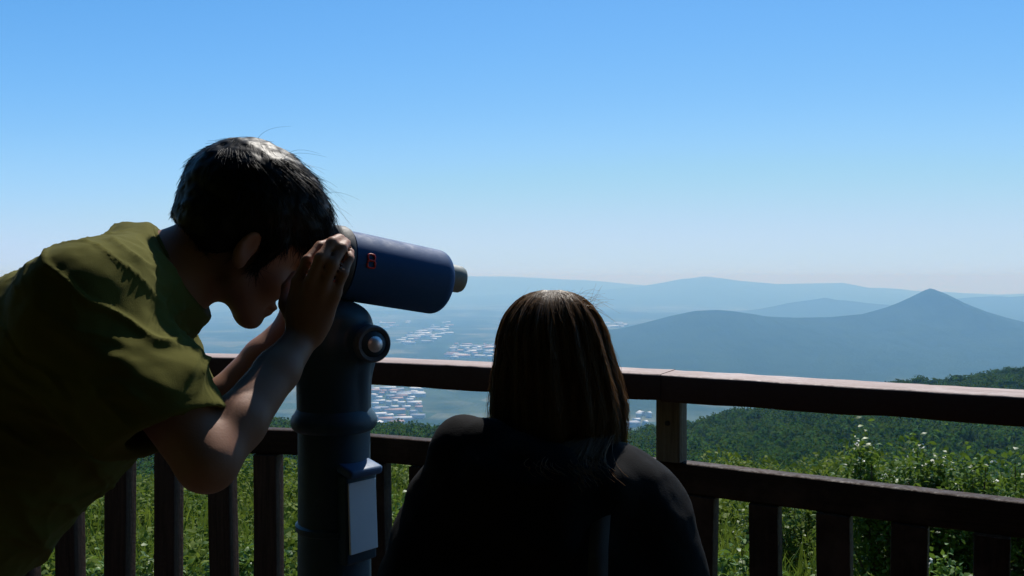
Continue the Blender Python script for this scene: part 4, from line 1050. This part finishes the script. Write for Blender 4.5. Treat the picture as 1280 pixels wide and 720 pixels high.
# ================================================================== air, sky, sun, camera
bm = bmesh.new(); bmesh.ops.create_cube(bm, size=2.0)
bmesh.ops.transform(bm, matrix=Matrix.Translation((0, 0, (100-680)/2)) @ Matrix.Diagonal((32000, 32000, (100+680)/2, 1)), verts=bm.verts)
M_HAZE = bpy.data.materials.new('haze'); M_HAZE.use_nodes = True; nt = M_HAZE.node_tree; nt.nodes.clear()
o_ = nt.nodes.new('ShaderNodeOutputMaterial'); v_ = nt.nodes.new('ShaderNodeVolumePrincipled'); nt.links.new(v_.outputs[0], o_.inputs['Volume'])
v_.inputs['Color'].default_value = (.29,.58,1,1); v_.inputs['Absorption Color'].default_value = (1,1,1,1); v_.inputs['Density'].default_value = HAZE_D
haze = link('haze', bm_mesh('haze', bm), M_HAZE); tag(haze, 'pale blue summer haze lying over the whole valley', 'haze', kind='stuff')

w = bpy.data.worlds.new('World'); sc.world = w; w.use_nodes = True; nt = w.node_tree
sky = nt.nodes.new('ShaderNodeTexSky'); sky.sky_type = 'NISHITA'; sky.sun_disc = False
AZ, EL = R(SUN_AZ), R(SUN_EL)     # bearing clockwise from +Y, height
sky.sun_elevation = EL; sky.sun_rotation = AZ; sky.altitude = SKY_ALT; sky.air_density = SKY_AIR; sky.dust_density = SKY_DUST; sky.ozone_density = SKY_OZ
# grade the sky: deeper blue overhead, softer and less green toward the horizon
s1 = nt.nodes.new('ShaderNodeVectorMath'); s1.operation = 'SCALE'; s1.inputs['Scale'].default_value = .1; nt.links.new(sky.outputs[0], s1.inputs[0])
cv = nt.nodes.new('ShaderNodeRGBCurve'); nt.links.new(s1.outputs[0], cv.inputs['Color']); cv.mapping.extend = 'HORIZONTAL'
for ci_, pts in enumerate((((0,0),(.10,.05),(.194,.15),(.239,.205),(.34,.33),(.56,.485),(.80,.53),(1,.56)),
                           ((0,0),(.20,.26),(.335,.43),(.402,.50),(.549,.62),(.794,.68),(1,.70)),
                           ((0,0),(.35,.55),(.615,.88),(.711,.92),(.82,.93),(.90,.87),(1,.90)))):
    c = cv.mapping.curves[ci_]
    while len(c.points) < len(pts): c.points.new(.5, .5)
    for p_, (x_, y_) in zip(c.points, pts): p_.location = (x_, y_)
cv.mapping.update()
s2 = nt.nodes.new('ShaderNodeVectorMath'); s2.operation = 'SCALE'; s2.inputs['Scale'].default_value = 10.; nt.links.new(cv.outputs[0], s2.inputs[0])
bg = nt.nodes['Background']; nt.links.new(s2.outputs[0], bg.inputs[0]); bg.inputs[1].default_value = SKY_STR
sl = bpy.data.lights.new('sun', 'SUN'); sl.energy = SUN_STR; sl.angle = R(.53); sl.color = (1,.955,.88)
so = bpy.data.objects.new('sun', sl); COL.objects.link(so)
dv = Vector((math.sin(AZ)*math.cos(EL), math.cos(AZ)*math.cos(EL), math.sin(EL))); so.rotation_euler = dv.to_track_quat('Z', 'Y').to_euler(); so.location = (3,3,20)

cam = bpy.data.cameras.new('camera'); co_ = bpy.data.objects.new('camera', cam); COL.objects.link(co_); sc.camera = co_
cam.lens = 36*F_PX/1280; cam.sensor_width = 36; cam.clip_start = .05; cam.clip_end = 90000
co_.location = (0,0,CZ); co_.rotation_euler = (R(90)-math.atan((360-HY)/F_PX), 0, 0)
cam.dof.use_dof = False
sc.view_settings.view_transform = 'Standard'; sc.view_settings.look = 'None'; sc.view_settings.gamma = 1; sc.view_settings.exposure = EXPO
sc.cycles.use_denoising = True; sc.cycles.volume_bounces = 4; sc.cycles.max_bounces = 8; sc.cycles.transparent_max_bounces = 8
sc.cycles.use_adaptive_sampling = True; sc.cycles.adaptive_threshold = .01
